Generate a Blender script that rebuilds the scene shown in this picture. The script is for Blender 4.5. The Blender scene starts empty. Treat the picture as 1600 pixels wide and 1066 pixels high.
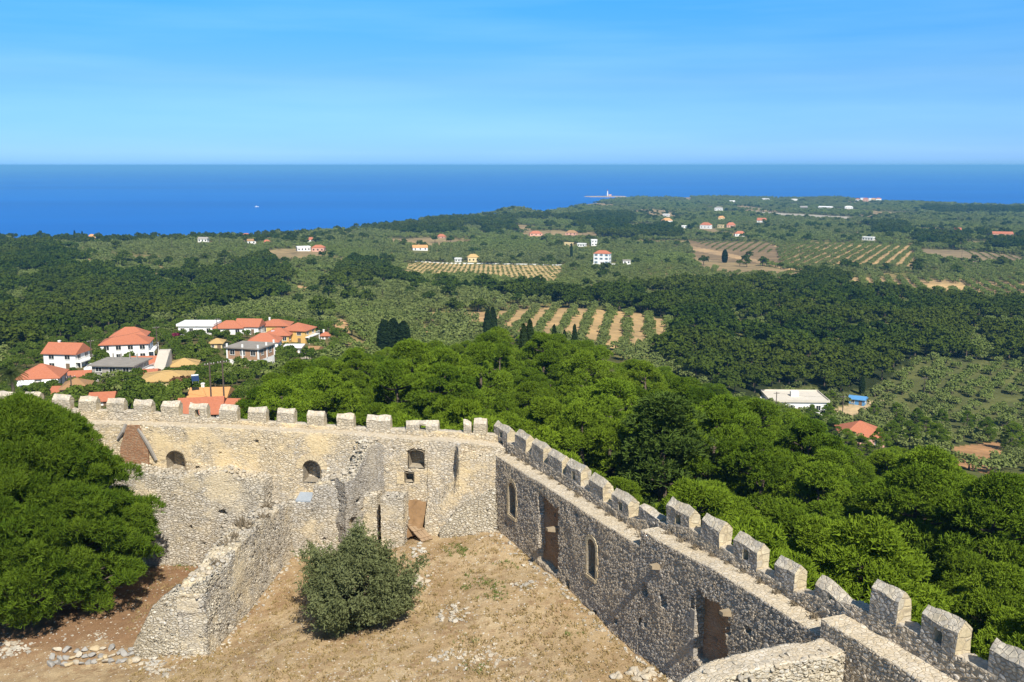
import bpy, bmesh, math, random
import numpy as np
from mathutils import Vector, Matrix

SC = bpy.context.scene
COL = SC.collection
R = math.radians
rng = np.random.default_rng(7)
random.seed(7)

# ------------------------------------------------------------------ camera, sky, sun, exposure
CAM_Z = 24.0
FPX = 35.0 / 36.0 * 1600.0
PITCH = math.atan(275.0 / FPX)
CP, SP = math.cos(PITCH), math.sin(PITCH)
cam = bpy.data.objects.new("camera", bpy.data.cameras.new("camera"))
COL.objects.link(cam)
cam.location = (0, 0, CAM_Z)
cam.rotation_euler = (math.pi / 2 - PITCH, 0, 0)
cam.data.lens = 35.0
cam.data.sensor_width = 36.0
cam.data.sensor_fit = 'HORIZONTAL'
cam.data.clip_start = 0.5
cam.data.clip_end = 200000.0
SC.camera = cam

SUN_AZ, SUN_EL = 160.5, 46.0
world = bpy.data.worlds.new("World")
SC.world = world
world.use_nodes = True
wn, wl = world.node_tree.nodes, world.node_tree.links
wn.clear()
w_out = wn.new("ShaderNodeOutputWorld")
w_bg = wn.new("ShaderNodeBackground")
w_sky = wn.new("ShaderNodeTexSky")
w_sky.sky_type = 'NISHITA'
w_sky.sun_disc = False
w_sky.sun_elevation = R(SUN_EL)
w_sky.sun_rotation = R(SUN_AZ)
w_sky.altitude = 200.0
w_sky.air_density = 1.0
w_sky.dust_density = 0.3
w_sky.ozone_density = 3.0
w_hs = wn.new("ShaderNodeHueSaturation")
w_hs.inputs['Saturation'].default_value = 1.0
w_bg.inputs['Strength'].default_value = 0.062
wl.new(w_sky.outputs[0], w_hs.inputs['Color'])
# clear maritime air: the band above the sea horizon is blue, not yellow
w_co = wn.new("ShaderNodeTexCoord"); w_sx = wn.new("ShaderNodeSeparateXYZ"); w_rp = wn.new("ShaderNodeValToRGB"); w_mx = wn.new("ShaderNodeMix")
w_mx.data_type = 'RGBA'; w_mx.blend_type = 'MULTIPLY'; w_mx.inputs[0].default_value = 1.0
wl.new(w_co.outputs['Generated'], w_sx.inputs[0]); wl.new(w_sx.outputs[2], w_rp.inputs[0])
SKY_STOPS = [(0.0, (.35, .86, 2.0)), (.004, (.41, .90, 2.1)), (.011, (.48, .95, 2.26)), (.08, (.48, .93, 1.52)), (.155, (.335, 1.09, 1.78)), (.4, (.60, .95, 1.15)), (.9, (.9, .95, 1.0))]
while len(w_rp.color_ramp.elements) < len(SKY_STOPS): w_rp.color_ramp.elements.new(.5)
for e, (p_, c_) in zip(w_rp.color_ramp.elements, SKY_STOPS): e.position = p_; e.color = (*c_, 1)
# faint veils of thin cloud
w_mp = wn.new("ShaderNodeMapping"); w_mp.inputs['Scale'].default_value = (2.0, 2.0, 26.0); w_mp.inputs['Rotation'].default_value = (0.02, 0.03, 0)
w_nz = wn.new("ShaderNodeTexNoise"); w_nz.inputs['Scale'].default_value = 1.6; w_nz.inputs['Detail'].default_value = 5
w_nr = wn.new("ShaderNodeMapRange"); w_nr.inputs[1].default_value = .4; w_nr.inputs[2].default_value = .75; w_nr.inputs[3].default_value = 0; w_nr.inputs[4].default_value = .10
w_m2 = wn.new("ShaderNodeMix"); w_m2.data_type = 'RGBA'; w_m2.inputs[7].default_value = (9.0, 13.5, 16.7, 1)
wl.new(w_co.outputs['Generated'], w_mp.inputs[0]); wl.new(w_mp.outputs[0], w_nz.inputs[0]); wl.new(w_nz.outputs[0], w_nr.inputs[0]); wl.new(w_nr.outputs[0], w_m2.inputs[0])
wl.new(w_hs.outputs[0], w_mx.inputs[6]); wl.new(w_rp.outputs[0], w_mx.inputs[7])
wl.new(w_mx.outputs[2], w_m2.inputs[6]); wl.new(w_m2.outputs[2], w_bg.inputs['Color'])
wl.new(w_bg.outputs[0], w_out.inputs['Surface'])

sun = bpy.data.objects.new("sun", bpy.data.lights.new("sun", 'SUN'))
COL.objects.link(sun)
sun.data.energy = 4.9
sun.data.angle = R(0.5)
sun.data.color = (1.0, 0.95, 0.86)
sd = Vector((math.sin(R(SUN_AZ)) * math.cos(R(SUN_EL)), math.cos(R(SUN_AZ)) * math.cos(R(SUN_EL)), math.sin(R(SUN_EL))))
sun.rotation_euler = sd.to_track_quat('Z', 'Y').to_euler()
sun.location = (60, -90, 120)

SC.view_settings.view_transform = 'Standard'
SC.view_settings.look = 'None'
SC.view_settings.exposure = 0.5
SC.view_settings.gamma = 1.0
SC.cycles.max_bounces = 6
SC.cycles.diffuse_bounces = 3
SC.cycles.transmission_bounces = 4
SC.cycles.transparent_max_bounces = 6
SC.cycles.volume_bounces = 0

# ------------------------------------------------------------------ picking rays of the camera's view
def ray(px, py):
    u, v = (px - 800.0) / FPX, (py - 533.0) / FPX
    return np.array([u, CP - v * SP, -SP - v * CP])

def at_depth(px, py, Y):
    d = ray(px, py)
    return np.array([0, 0, CAM_Z]) + d * (Y / d[1])

def project(X, Y, Z):
    Zr = Z - CAM_Z
    f = np.maximum(Y * CP - Zr * SP, 1e-3)
    return 800 + FPX * X / f, 533 - FPX * (Y * SP + Zr * CP) / f

def in_poly(px, py, poly):
    px, py = np.asarray(px, float), np.asarray(py, float)
    res = np.zeros(px.shape, bool)
    n = len(poly)
    for i in range(n):
        x0, y0 = poly[i]
        x1, y1 = poly[(i + 1) % n]
        if y0 == y1:
            continue
        c = ((y0 > py) != (y1 > py)) & (px < (x1 - x0) * (py - y0) / (y1 - y0) + x0)
        res ^= c
    return res

def vnoise(x, y, seed=0):
    xi, yi = np.floor(x).astype(np.int64), np.floor(y).astype(np.int64)
    fx, fy = x - xi, y - yi
    fx, fy = fx * fx * (3 - 2 * fx), fy * fy * (3 - 2 * fy)
    def h(a, b):
        n = (a * 374761393 + b * 668265263 + seed * 1442695041) & 0xffffffff
        n = ((n ^ (n >> 13)) * 1274126177) & 0xffffffff
        return ((n ^ (n >> 16)) & 0xffff) / 65535.0
    return (h(xi, yi) * (1 - fx) + h(xi + 1, yi) * fx) * (1 - fy) + (h(xi, yi + 1) * (1 - fx) + h(xi + 1, yi + 1) * fx) * fy

def fbm(x, y, seed=0, octs=4):
    x, y = np.asarray(x, float), np.asarray(y, float)
    t, a, s = 0, 0.5, 0
    for o in range(octs):
        t = t + a * vnoise(x, y, seed + o * 17)
        s += a
        a *= 0.5
        x, y = x * 2.03 + 5.1, y * 2.03 + 9.7
    return t / s

# ------------------------------------------------------------------ object helpers
def tag(o, label=None, cat=None, group=None, kind=None):
    if label: o['label'] = label
    if cat: o['category'] = cat
    if group: o['group'] = group
    if kind: o['kind'] = kind
    return o

def empty(name, loc, rz=0.0):
    o = bpy.data.objects.new(name, None)
    o.empty_display_size = 0.3
    COL.objects.link(o)
    o.location = loc
    o.rotation_euler = (0, 0, rz)
    return o

def link_mesh(name, me, mats, parent=None, loc=None, rz=None):
    o = bpy.data.objects.new(name, me)
    COL.objects.link(o)
    if mats is not None:
        for m in (mats if isinstance(mats, (list, tuple)) else [mats]):
            if len(me.materials) < (len(mats) if isinstance(mats, (list, tuple)) else 1):
                me.materials.append(m)
    if parent is not None: o.parent = parent
    if loc is not None: o.location = loc
    if rz is not None: o.rotation_euler = (0, 0, rz)
    return o

def np_mesh(name, V, F, mat_idx=None, smooth=False, attrs=None):
    """V (n,3); F (m,3) or (m,4) index array."""
    me = bpy.data.meshes.new(name)
    V = np.ascontiguousarray(V, np.float32)
    F = np.ascontiguousarray(F, np.int32)
    m, k = F.shape
    me.vertices.add(len(V)); me.vertices.foreach_set("co", V.ravel())
    me.loops.add(m * k); me.loops.foreach_set("vertex_index", F.ravel())
    me.polygons.add(m)
    me.polygons.foreach_set("loop_start", np.arange(0, m * k, k, dtype=np.int32))
    me.polygons.foreach_set("loop_total", np.full(m, k, np.int32))
    if mat_idx is not None:
        me.polygons.foreach_set("material_index", np.ascontiguousarray(mat_idx, np.int32))
    me.polygons.foreach_set("use_smooth", np.full(m, smooth, bool))
    if attrs:
        for an, data in attrs.items():
            data = np.asarray(data, np.float32)
            if data.ndim == 1:
                a = me.attributes.new(an, 'FLOAT', 'POINT'); a.data.foreach_set("value", data)
            else:
                a = me.attributes.new(an, 'FLOAT_COLOR', 'POINT')
                a.data.foreach_set("color", np.column_stack([data, np.ones(len(data))]).astype(np.float32).ravel())
    me.update(calc_edges=True)
    return me

class MB:
    """collects boxes, prisms and tubes into one mesh"""
    def __init__(s): s.v, s.f, s.m = [], [], []
    def add(s, vs, fs, mi=0):
        b = len(s.v); s.v += [tuple(p) for p in vs]
        s.f += [tuple(b + i for i in f) for f in fs]; s.m += [mi] * len(fs)
    def box(s, x0, x1, y0, y1, z0, z1, mi=0):
        s.add([(x0, y0, z0), (x1, y0, z0), (x1, y1, z0), (x0, y1, z0), (x0, y0, z1), (x1, y0, z1), (x1, y1, z1), (x0, y1, z1)],
              [(3, 2, 1, 0), (4, 5, 6, 7), (0, 1, 5, 4), (1, 2, 6, 5), (2, 3, 7, 6), (3, 0, 4, 7)], mi)
    def prism(s, prof, x0, x1, mi=0):
        """profile [(y,z)...] counter-clockwise seen from +x, extruded along x"""
        n = len(prof)
        vs = [(x0, y, z) for y, z in prof] + [(x1, y, z) for y, z in prof]
        fs = [tuple(reversed(range(n))), tuple(range(n, 2 * n))]
        fs += [(i, (i + 1) % n, n + (i + 1) % n, n + i) for i in range(n)]
        s.add(vs, fs, mi)
    def tube(s, pts, rads, n=8, mi=0, cap=True):
        b = len(s.v); k = len(pts)
        pts = [Vector(p) for p in pts]
        for i, p in enumerate(pts):
            d = (pts[min(i + 1, k - 1)] - pts[max(i - 1, 0)]).normalized()
            a = d.orthogonal().normalized(); c = d.cross(a)
            if i and abs(a.dot(pa)) < 0.99:
                a = (pa - d * pa.dot(d)).normalized(); c = d.cross(a)
            pa = a
            for j in range(n):
                t = 2 * math.pi * j / n
                s.v.append(tuple(p + (a * math.cos(t) + c * math.sin(t)) * rads[i]))
        for i in range(k - 1):
            for j in range(n):
                s.f.append((b + i * n + j, b + i * n + (j + 1) % n, b + (i + 1) * n + (j + 1) % n, b + (i + 1) * n + j)); s.m.append(mi)
        if cap:
            s.f.append(tuple(b + j for j in reversed(range(n)))); s.m.append(mi)
            s.f.append(tuple(b + (k - 1) * n + j for j in range(n))); s.m.append(mi)
    def mesh(s, name, smooth=False):
        me = bpy.data.meshes.new(name)
        me.from_pydata(s.v, [], s.f)
        me.polygons.foreach_set("material_index", np.array(s.m, np.int32))
        if smooth: me.polygons.foreach_set("use_smooth", np.ones(len(s.f), bool))
        me.update()
        return me
    def build(s, name, mats, parent=None, loc=None, rz=None, smooth=False):
        return link_mesh(name, s.mesh(name, smooth), mats, parent, loc, rz)

# ------------------------------------------------------------------ material helpers
def new_mat(name):
    m = bpy.data.materials.new(name); m.use_nodes = True
    nt = m.node_tree; nt.nodes.clear()
    out = nt.nodes.new("ShaderNodeOutputMaterial")
    return m, nt, out

class NT:
    def __init__(s, nt): s.nt = nt
    def n(s, t, **kw):
        nd = s.nt.nodes.new(t)
        for k, v in kw.items():
            if k in nd.inputs.keys() and not hasattr(type(nd), k): nd.inputs[k].default_value = v
            else: setattr(nd, k, v)
        return nd
    def l(s, a, b): s.nt.links.new(a, b)
    def val(s, inp, v):
        if hasattr(v, 'is_output'): s.l(v, inp)
        else: inp.default_value = v
    def math(s, op, a, b=0.0, clamp=False):
        nd = s.nt.nodes.new("ShaderNodeMath"); nd.operation = op; nd.use_clamp = clamp
        s.val(nd.inputs[0], a); s.val(nd.inputs[1], b)
        return nd.outputs[0]
    def noise(s, vec, scale, detail=4, rough=0.6):
        nd = s.nt.nodes.new("ShaderNodeTexNoise")
        nd.inputs['Scale'].default_value = scale; nd.inputs['Detail'].default_value = detail; nd.inputs['Roughness'].default_value = rough
        s.l(vec, nd.inputs['Vector'])
        return nd.outputs[0]
    def ramp(s, fac, stops, interp='LINEAR'):
        nd = s.nt.nodes.new("ShaderNodeValToRGB"); cr = nd.color_ramp; cr.interpolation = interp
        while len(cr.elements) < len(stops): cr.elements.new(0.5)
        for e, (p, c) in zip(cr.elements, stops):
            e.position = p; e.color = (c[0], c[1], c[2], 1) if hasattr(c, '__len__') else (c, c, c, 1)
        s.l(fac, nd.inputs[0])
        return nd.outputs[0]
    def mix(s, fac, a, b, mode='MIX'):
        nd = s.nt.nodes.new("ShaderNodeMix"); nd.data_type = 'RGBA'; nd.blend_type = mode
        s.val(nd.inputs[0], fac)
        for i, v in ((6, a), (7, b)):
            if hasattr(v, 'is_output'): s.l(v, nd.inputs[i])
            else: nd.inputs[i].default_value = (v[0], v[1], v[2], 1)
        return nd.outputs[2]
    def objco(s): return s.nt.nodes.new("ShaderNodeTexCoord").outputs['Object']
    def pos(s): return s.nt.nodes.new("ShaderNodeNewGeometry").outputs['Position']
    def scale(s, vec, sx, sy, sz):
        nd = s.nt.nodes.new("ShaderNodeMapping"); nd.inputs['Scale'].default_value = (sx, sy, sz)
        s.l(vec, nd.inputs['Vector']); return nd.outputs[0]
    def bsdf(s, out, color, rough=0.9, spec=0.2, normal=None, metallic=0.0):
        b = s.nt.nodes.new("ShaderNodeBsdfPrincipled")
        s.val(b.inputs['Base Color'], color if hasattr(color, 'is_output') else (color[0], color[1], color[2], 1))
        s.val(b.inputs['Roughness'], rough); b.inputs['Specular IOR Level'].default_value = spec
        b.inputs['Metallic'].default_value = metallic
        if normal is not None: s.l(normal, b.inputs['Normal'])
        s.l(b.outputs[0], out.inputs['Surface']); return b
    def bump(s, h, strength=0.5, dist=0.05):
        nd = s.nt.nodes.new("ShaderNodeBump"); nd.inputs['Strength'].default_value = strength; nd.inputs['Distance'].default_value = dist
        s.l(h, nd.inputs['Height']); return nd.outputs[0]

def masonry(name, stones, mortar, sx=0.42, sz=0.2, warm=(0.40, 0.33, 0.22), warm_amt=0.5, relief=0.05, mortar_w=0.12, lichen=0.3, jit=1.0, disp=True, patch=0.0):
    """rubble or coursed stonework: cells of stone in mortar, with real relief"""
    m, nt, out = new_mat(name); t = NT(nt)
    co = t.objco()
    wob = t.n("ShaderNodeVectorMath", operation='ADD')
    nz = t.n("ShaderNodeTexNoise"); nz.inputs['Scale'].default_value = 1.3; nz.inputs['Detail'].default_value = 2
    t.l(co, nz.inputs['Vector'])
    sc = t.n("ShaderNodeVectorMath", operation='SCALE'); sc.inputs[3].default_value = 0.22
    t.l(nz.outputs['Color'], sc.inputs[0]); t.l(co, wob.inputs[0]); t.l(sc.outputs[0], wob.inputs[1])
    p = t.scale(wob.outputs[0], 1 / sx, 1 / sx, 1 / sz)
    v1 = t.n("ShaderNodeTexVoronoi", feature='F1'); v1.inputs['Scale'].default_value = 1; v1.inputs['Randomness'].default_value = 0.85 * jit
    v2 = t.n("ShaderNodeTexVoronoi", feature='DISTANCE_TO_EDGE'); v2.inputs['Scale'].default_value = 1; v2.inputs['Randomness'].default_value = 0.85 * jit
    t.l(p, v1.inputs['Vector']); t.l(p, v2.inputs['Vector'])
    sep = t.n("ShaderNodeSeparateColor"); t.l(v1.outputs['Color'], sep.inputs[0])
    n = len(stones)
    stone = t.ramp(sep.outputs[0], [(i / max(1, n - 1), c) for i, c in enumerate(stones)], 'LINEAR')
    fine = t.noise(co, 9.0, 6, 0.7)
    stone = t.mix(0.55, stone, t.ramp(fine, [(0.3, (0.45, 0.43, 0.40)), (0.7, (1.25, 1.22, 1.18))]), 'MULTIPLY')
    edge = t.ramp(v2.outputs['Distance'], [(mortar_w * 0.35, 0.0), (mortar_w * 1.6, 1.0)])
    big = t.noise(co, 0.35, 5, 0.62)
    # patches where old mortar still covers the joints, and greyer weathered patches
    cover = t.math('MULTIPLY', t.ramp(t.noise(t.scale(co, .31, .31, .43), 1.0, 6, 0.7), [(0.50, 0.0), (0.60, 1.0)]), patch)
    grey = t.math('MULTIPLY', t.ramp(t.noise(t.scale(co, .17, .17, .34), 1.0, 5, 0.7), [(0.47, 0.0), (0.58, 1.0)]), patch)
    wmask = t.ramp(big, [(0.42, 0.0), (0.62, 1.0)])
    col = t.mix(edge, mortar, stone)
    col = t.mix(t.math('MULTIPLY', cover, .8), col, t.mix(fine, [c * .85 for c in warm], [min(1, c * 1.25) for c in warm]))
    col = t.mix(t.math('MULTIPLY', grey, .55), col, t.mix(0.65, col, (0.40, 0.385, 0.36)))
    edge = t.math('MAXIMUM', edge, t.math('MULTIPLY', cover, .8))
    col = t.mix(t.math('MULTIPLY', wmask, warm_amt), col, t.mix(0.6, col, t.mix(fine, [c * 0.75 for c in warm], [min(1, c * 1.2) for c in warm])))
    lm = t.ramp(t.noise(co, 0.9, 6, 0.7), [(0.55, 0.0), (0.7, 1.0)])
    col = t.mix(t.math('MULTIPLY', lm, lichen), col, (0.16, 0.155, 0.14))
    # open joints and stains are of the stonework itself
    hole = t.ramp(t.noise(t.scale(co, 1, 1, 1.6), 3.1, 3, 0.6), [(0.63, 1.0), (0.70, 0.0)])
    h = t.math('ADD', t.math('MULTIPLY', edge, 0.55), t.math('MULTIPLY', fine, 0.35))
    h = t.math('ADD', h, t.math('MULTIPLY', sep.outputs[1], 0.5))
    h = t.math('SUBTRACT', h, t.math('MULTIPLY', t.math('SUBTRACT', 1.0, hole), 0.6))
    if disp:
        d = t.n("ShaderNodeDisplacement"); d.inputs['Midlevel'].default_value = 0.6; d.inputs['Scale'].default_value = relief
        t.l(h, d.inputs['Height']); t.l(d.outputs[0], out.inputs['Displacement'])
        m.displacement_method = 'BOTH'
        t.bsdf(out, col, 0.95, 0.1)
    else:
        t.bsdf(out, col, 0.95, 0.1, t.bump(h, 1.0, relief))
    return m

def plain(name, col, rough=0.85, spec=0.25, var=0.15, nscale=0.8, metallic=0.0):
    m, nt, out = new_mat(name); t = NT(nt)
    f = t.noise(t.objco(), nscale, 5, 0.65)
    c = t.mix(f, [x * (1 - var * 1.6) for x in col], [min(1, x * (1 + var)) for x in col])
    t.bsdf(out, c, rough, spec, metallic=metallic)
    return m

def leafmat(name, dark, light, patch=None, transl=0.3, tone=True):
    m, nt, out = new_mat(name); t = NT(nt)
    oi = t.n("ShaderNodeObjectInfo")
    f = oi.outputs['Random']
    if tone:
        at = t.n("ShaderNodeAttribute", attribute_name='tone')
        f = t.math('ADD', t.math('MULTIPLY', f, 0.5), t.math('MULTIPLY', at.outputs['Fac'], 0.5))
    col = t.mix(f, dark, light)
    if patch:
        pm = t.ramp(t.noise(t.pos(), patch[0], 3, 0.6), [(0.4, 0.0), (0.6, 1.0)])
        col = t.mix(t.math('MULTIPLY', pm, patch[2]), col, patch[1])
    d = t.n("ShaderNodeBsdfDiffuse"); t.l(col, d.inputs[0])
    tr = t.n("ShaderNodeBsdfTranslucent")
    t.l(t.mix(1.0, col, (1.25, 1.2, 0.5), 'MULTIPLY'), tr.inputs[0])
    mx = t.n("ShaderNodeMixShader"); mx.inputs[0].default_value = transl
    t.l(d.outputs[0], mx.inputs[1]); t.l(tr.outputs[0], mx.inputs[2])
    t.l(mx.outputs[0], out.inputs['Surface'])
    return m
# ------------------------------------------------------------------ terrain
SEA_Z = -90.0
def dist_for(py, below):
    d = ray(800, py); return below / (-d[2] / d[1])
_ctl = [  # (px, py, depth) places where the land is seen, or stands just under the crowns
    (60, 612, 205), (110, 580, 232), (200, 562, 250), (320, 527, 300), (400, 568, 250), (470, 532, 310), (530, 512, 340),
    (260, 604, 190), (330, 632, 165), (160, 612, 190),
    (100, 500, 430), (250, 470, 520), (100, 402, 780), (300, 420, 720), (450, 420, 720), (100, 380, 1050), (300, 378, 1000), (500, 392, 900),
    (700, 480, 480), (560, 470, 500), (900, 470, 500), (1000, 527, 385), (850, 515, 395), (700, 520, 385), (600, 545, 340), (750, 440, 640), (1000, 455, 600),
    (760, 420, 830), (640, 412, 860), (940, 412, 880), (1150, 410, 900), (1100, 440, 700),
    (1300, 480, 540), (1400, 560, 380), (1550, 520, 460), (1200, 540, 410), (1150, 600, 320), (1500, 440, 740),
    (1345, 690, 262), (1235, 645, 305), (1530, 718, 245), (1590, 640, 330), (1450, 640, 320)]
_pts = [at_depth(*c) for c in _ctl]
_pts += [np.array(p, float) for p in [
    (0, 72, -9.5), (-30, 74, -9.5), (-50, 70, -8.5), (0, 110, -12), (0, 150, -15), (0, 190, -21), (0, 255, -34), (-25, 110, -12), (-45, 110, -10.5), (-50, 150, -15),
    (30, 50, -9.5), (50, 60, -12), (22, 28, -9.5), (60, 40, -14), (70, 100, -24), (85, 150, -36), (60, 190, -33), (110, 130, -38), (100, 80, -26), (40, 110, -18), (140, 220, -48),
    (-20, 30, -9.5), (0, 40, -9.5), (-60, 40, -9.5), (20, 20, -9.5), (-30, 15, -9.5), (80, 10, -14), (-80, 60, -11), (-90, 120, -14), (-30, 190, -22)]]
_pts = np.array(_pts)
def _base(d):
    return np.interp(np.log(d), np.log([1, 60, 110, 200, 300, 450, 700, 1000, 1600, 2300, 3600, 9000]),
                     np.array([-32, -33, -37, -48, -60, -70, -77, -83, -92, -101, -108, -112.0]) + CAM_Z)
def _feat(X, Y):
    d = np.maximum(np.hypot(X, Y), 1.0)
    return np.arctan2(X, np.maximum(Y, -1e9)) * 1.6, np.log(d)
_fa, _fl = _feat(_pts[:, 0], _pts[:, 1])
_K = np.hypot(_fa[:, None] - _fa[None], _fl[:, None] - _fl[None])
_res = _pts[:, 2] - _base(np.hypot(_pts[:, 0], _pts[:, 1]))
_far = [(a, math.log(d)) for a in (-1.1, -0.5, 0, 0.5, 1.1) for d in (1500, 3000)] + [(a, math.log(60)) for a in (-3, -2, 2, 3)]
_fa = np.concatenate([_fa, [a for a, l in _far]]); _fl = np.concatenate([_fl, [l for a, l in _far]]); _res = np.concatenate([_res, np.zeros(len(_far))])
_K = np.hypot(_fa[:, None] - _fa[None], _fl[:, None] - _fl[None])
_w = np.linalg.solve(_K - 0.02 * np.eye(len(_K)), _res)

_coast = [(-600, 368), (0, 370), (200, 369), (350, 366), (490, 360), (560, 353), (620, 347), (680, 339), (760, 333), (850, 331), (900, 321), (960, 311), (1000, 308), (1130, 307), (1300, 311), (1440, 316), (1500, 320), (1600, 319), (2200, 322)]
def Tland(X, Y):
    X, Y = np.asarray(X, float), np.asarray(Y, float)
    d = np.maximum(np.hypot(X, Y), 1.0)
    fa, fl = _feat(X, Y)
    z = _base(d)
    for i in range(len(_w)):
        z = z + _w[i] * np.hypot(fa - _fa[i], fl - _fl[i])
    amp = np.clip((d - 150) / 600, 0, 1) * 5.0
    z = z + (fbm(X / 160, Y / 160, 3, 4) - 0.5) * amp
    return z
def _edge(px, py):
    d = ray(px, py); ys = np.exp(np.linspace(math.log(750), math.log(5000), 1500))
    X, Z = d[0] / d[1] * ys, CAM_Z + d[2] / d[1] * ys
    hit = Z <= Tland(X, ys) + 4.0
    i = int(np.argmax(hit)) if hit.any() else len(ys) - 1
    return math.hypot(X[i], ys[i]) * 1.015
_caz = np.array([math.atan2(ray(p, q)[0], ray(p, q)[1]) for p, q in _coast])
_cd = np.array([_edge(p, q) for p, q in _coast])
print("coast", _cd.round())
def coast(az):
    return np.interp(az, _caz, _cd)
def T0(X, Y):
    X, Y = np.asarray(X, float), np.asarray(Y, float)
    shp = X.shape; X, Y = X.ravel(), Y.ravel()
    d = np.maximum(np.hypot(X, Y), 1.0)
    z = Tland(X, Y)
    az = np.arctan2(X, Y)
    # low headlands by the shore
    for (hx, hh, ra, rk) in ((805, 13, 0.016, .93), (1290, 8, 0.03, .93), (1420, 4, .05, .92)):
        a0 = math.atan((hx - 800) / 1580); hd = float(coast(a0)) * rk
        z = z + hh * np.exp(-((az - a0) / ra) ** 2 - ((d - hd) / (hd * .06)) ** 2)
    cd = coast(az) * (1 + 0.03 * (fbm(az * 40, az * 0 + 3.3, 9, 3) - 0.5))
    t = np.clip((d - cd) / 60, 0, 1)
    z = np.where(t > 0, z * (1 - t) + (SEA_Z - 12) * t, np.maximum(z, SEA_Z + 2.5))
    return z.reshape(shp)

def terrain_hit(px, py, dmin=90.0, dmax=6000.0):
    d = ray(px, py)
    ys = np.exp(np.linspace(math.log(dmin), math.log(dmax), 1200))
    X, Z = d[0] / d[1] * ys, CAM_Z + d[2] / d[1] * ys
    below = Z <= T0(X, ys)
    i = int(np.argmax(below)) if below.any() else len(ys) - 1
    return np.array([X[i], ys[i], Z[i]])

# ------------------------------------------------------------------ how the land is used, laid out as ground plots
FIELDS = {
 'dry': [(626, 413), (665, 410), (746, 413.5), (880, 415.5), (876, 432), (868, 446), (824, 440), (746, 434), (675, 428), (640, 431)],
 'plough': [(1068, 376), (1200, 379), (1214, 388), (1222, 417), (1165, 412), (1090, 404), (1080, 390)],
 'plough2': [(1435, 389), (1499, 391), (1600, 400), (1600, 411), (1543, 413), (1442, 402)],
 'sand': [(1448, 443), (1512, 443), (1509, 454), (1452, 454)],
 'soilpatch': [(1478, 700), (1560, 690), (1575, 716), (1545, 742), (1490, 726)],
 'leftsoil': [(0, 380), (40, 376), (46, 384), (0, 387)],
 'clear1': [(466, 446), (480, 448), (480, 460), (466, 458)],
 'clear2': [(130, 402), (140, 404), (154, 420), (147, 420)],
 'clear3': [(520, 498), (546, 500), (546, 522), (524, 520)],
 'leftscar': [(4, 468), (44, 472), (40, 487), (4, 487)],
 'road': [(1168, 330), (1330, 339), (1330, 345), (1180, 338)], 'clear4': [(668, 489), (700, 487), (706, 497), (676, 502)], 'clear5': [(650, 512), (690, 508), (684, 522), (656, 524)], 'clear6': [(722, 490), (770, 486), (768, 500), (730, 506)],
 'cliff': [(530, 366), (560, 361), (556, 368), (534, 370)],
 'path': [(1490, 376), (1520, 378), (1520, 384), (1500, 384)],
 'yard': [(470, 545), (515, 548), (512, 562), (470, 560)],
 'trackr': [(1300, 640), (1345, 628), (1382, 626), (1380, 634), (1320, 655)],
}
ROWS = [
 [(762, 487), (870, 481), (960, 486), (1057, 496), (1062, 520), (1044, 548), (965, 546), (900, 536), (786, 524)],
 [(1076, 427), (1253, 430), (1253, 446), (1076, 437)],
 [(983, 446), (1030, 416), (1060, 414), (1062, 436), (1012, 449)],
 [(1318, 433), (1600, 440), (1600, 466), (1500, 462), (1400, 462), (1330, 446)],
 [(1100, 380), (1430, 384), (1430, 420), (1225, 422)],
]
FOREST = [
 [(-200, 388), (60, 388), (118, 402), (165, 428), (240, 440), (300, 432), (345, 436), (375, 415), (420, 405), (462, 450), (440, 468), (370, 484), (300, 490), (280, 512), (250, 520), (160, 535), (60, 550), (-200, 570)],
 [(525, 424), (552, 412), (600, 416), (628, 444), (672, 448), (746, 453), (824, 457), (868, 460), (969, 460), (1060, 450), (1160, 446), (1229, 447), (1263, 430), (1310, 433), (1347, 449), (1398, 463), (1465, 473), (1600, 478), (1800, 478), (1800, 575), (1600, 573), (1499, 565), (1440, 560), (1400, 580), (1370, 606), (1290, 616), (1240, 628), (1180, 640), (1120, 612), (1070, 590), (1030, 555), (1066, 500), (962, 483), (834, 473), (733, 456), (631, 449), (525, 460)],
 [(590, 360), (700, 345), (860, 340), (985, 337), (1000, 350), (930, 358), (800, 363), (650, 370)],
 [(1425, 368), (1600, 370), (1600, 394), (1510, 392), (1440, 384)],
 [(1350, 352), (1418, 352), (1420, 368), (1360, 366)],
 [(930, 358), (1060, 360), (1062, 374), (940, 372)],
 [(1420, 324), (1600, 328), (1600, 336), (1440, 334)],
]
PINEWOOD = [(395, 640), (400, 590), (470, 565), (560, 548), (640, 540), (700, 532), (800, 510), (880, 530), (960, 535), (1040, 580), (1120, 600), (1200, 640), (1290, 650), (1310, 700), (1400, 700), (1480, 720), (1540, 760), (1600, 740), (1900, 800), (1900, 1200), (700, 1200), (395, 720)]
VILLAGE = [(0, 572), (60, 540), (110, 534), (160, 518), (280, 508), (340, 500), (420, 502), (500, 510), (540, 525), (520, 560), (460, 600), (420, 660), (0, 660)]

def zone(px, py):
    """0 grove, 1 dense wood, 2 rows on bare soil, 3 bare field, 4 village, 5 pine wood"""
    z = np.zeros(np.shape(px), int)
    wx = px + (fbm(px / 23.0, py / 9.0, 31, 3) - .5) * 26
    wy = py + (fbm(px / 23.0, py / 9.0, 47, 3) - .5) * 9
    for p in ROWS: z[in_poly(px, py, p)] = 2
    z[in_poly(px, py, [(a, b + 22 if b < 660 else b) for a, b in PINEWOOD])] = 5
    for p in FOREST: z[in_poly(wx, wy, p)] = 1
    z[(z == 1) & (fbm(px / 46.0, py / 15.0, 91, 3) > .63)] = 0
    for p in FIELDS.values(): z[in_poly(px, py, p)] = 3
    z[in_poly(px, py, VILLAGE)] = 4
    return z

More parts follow.
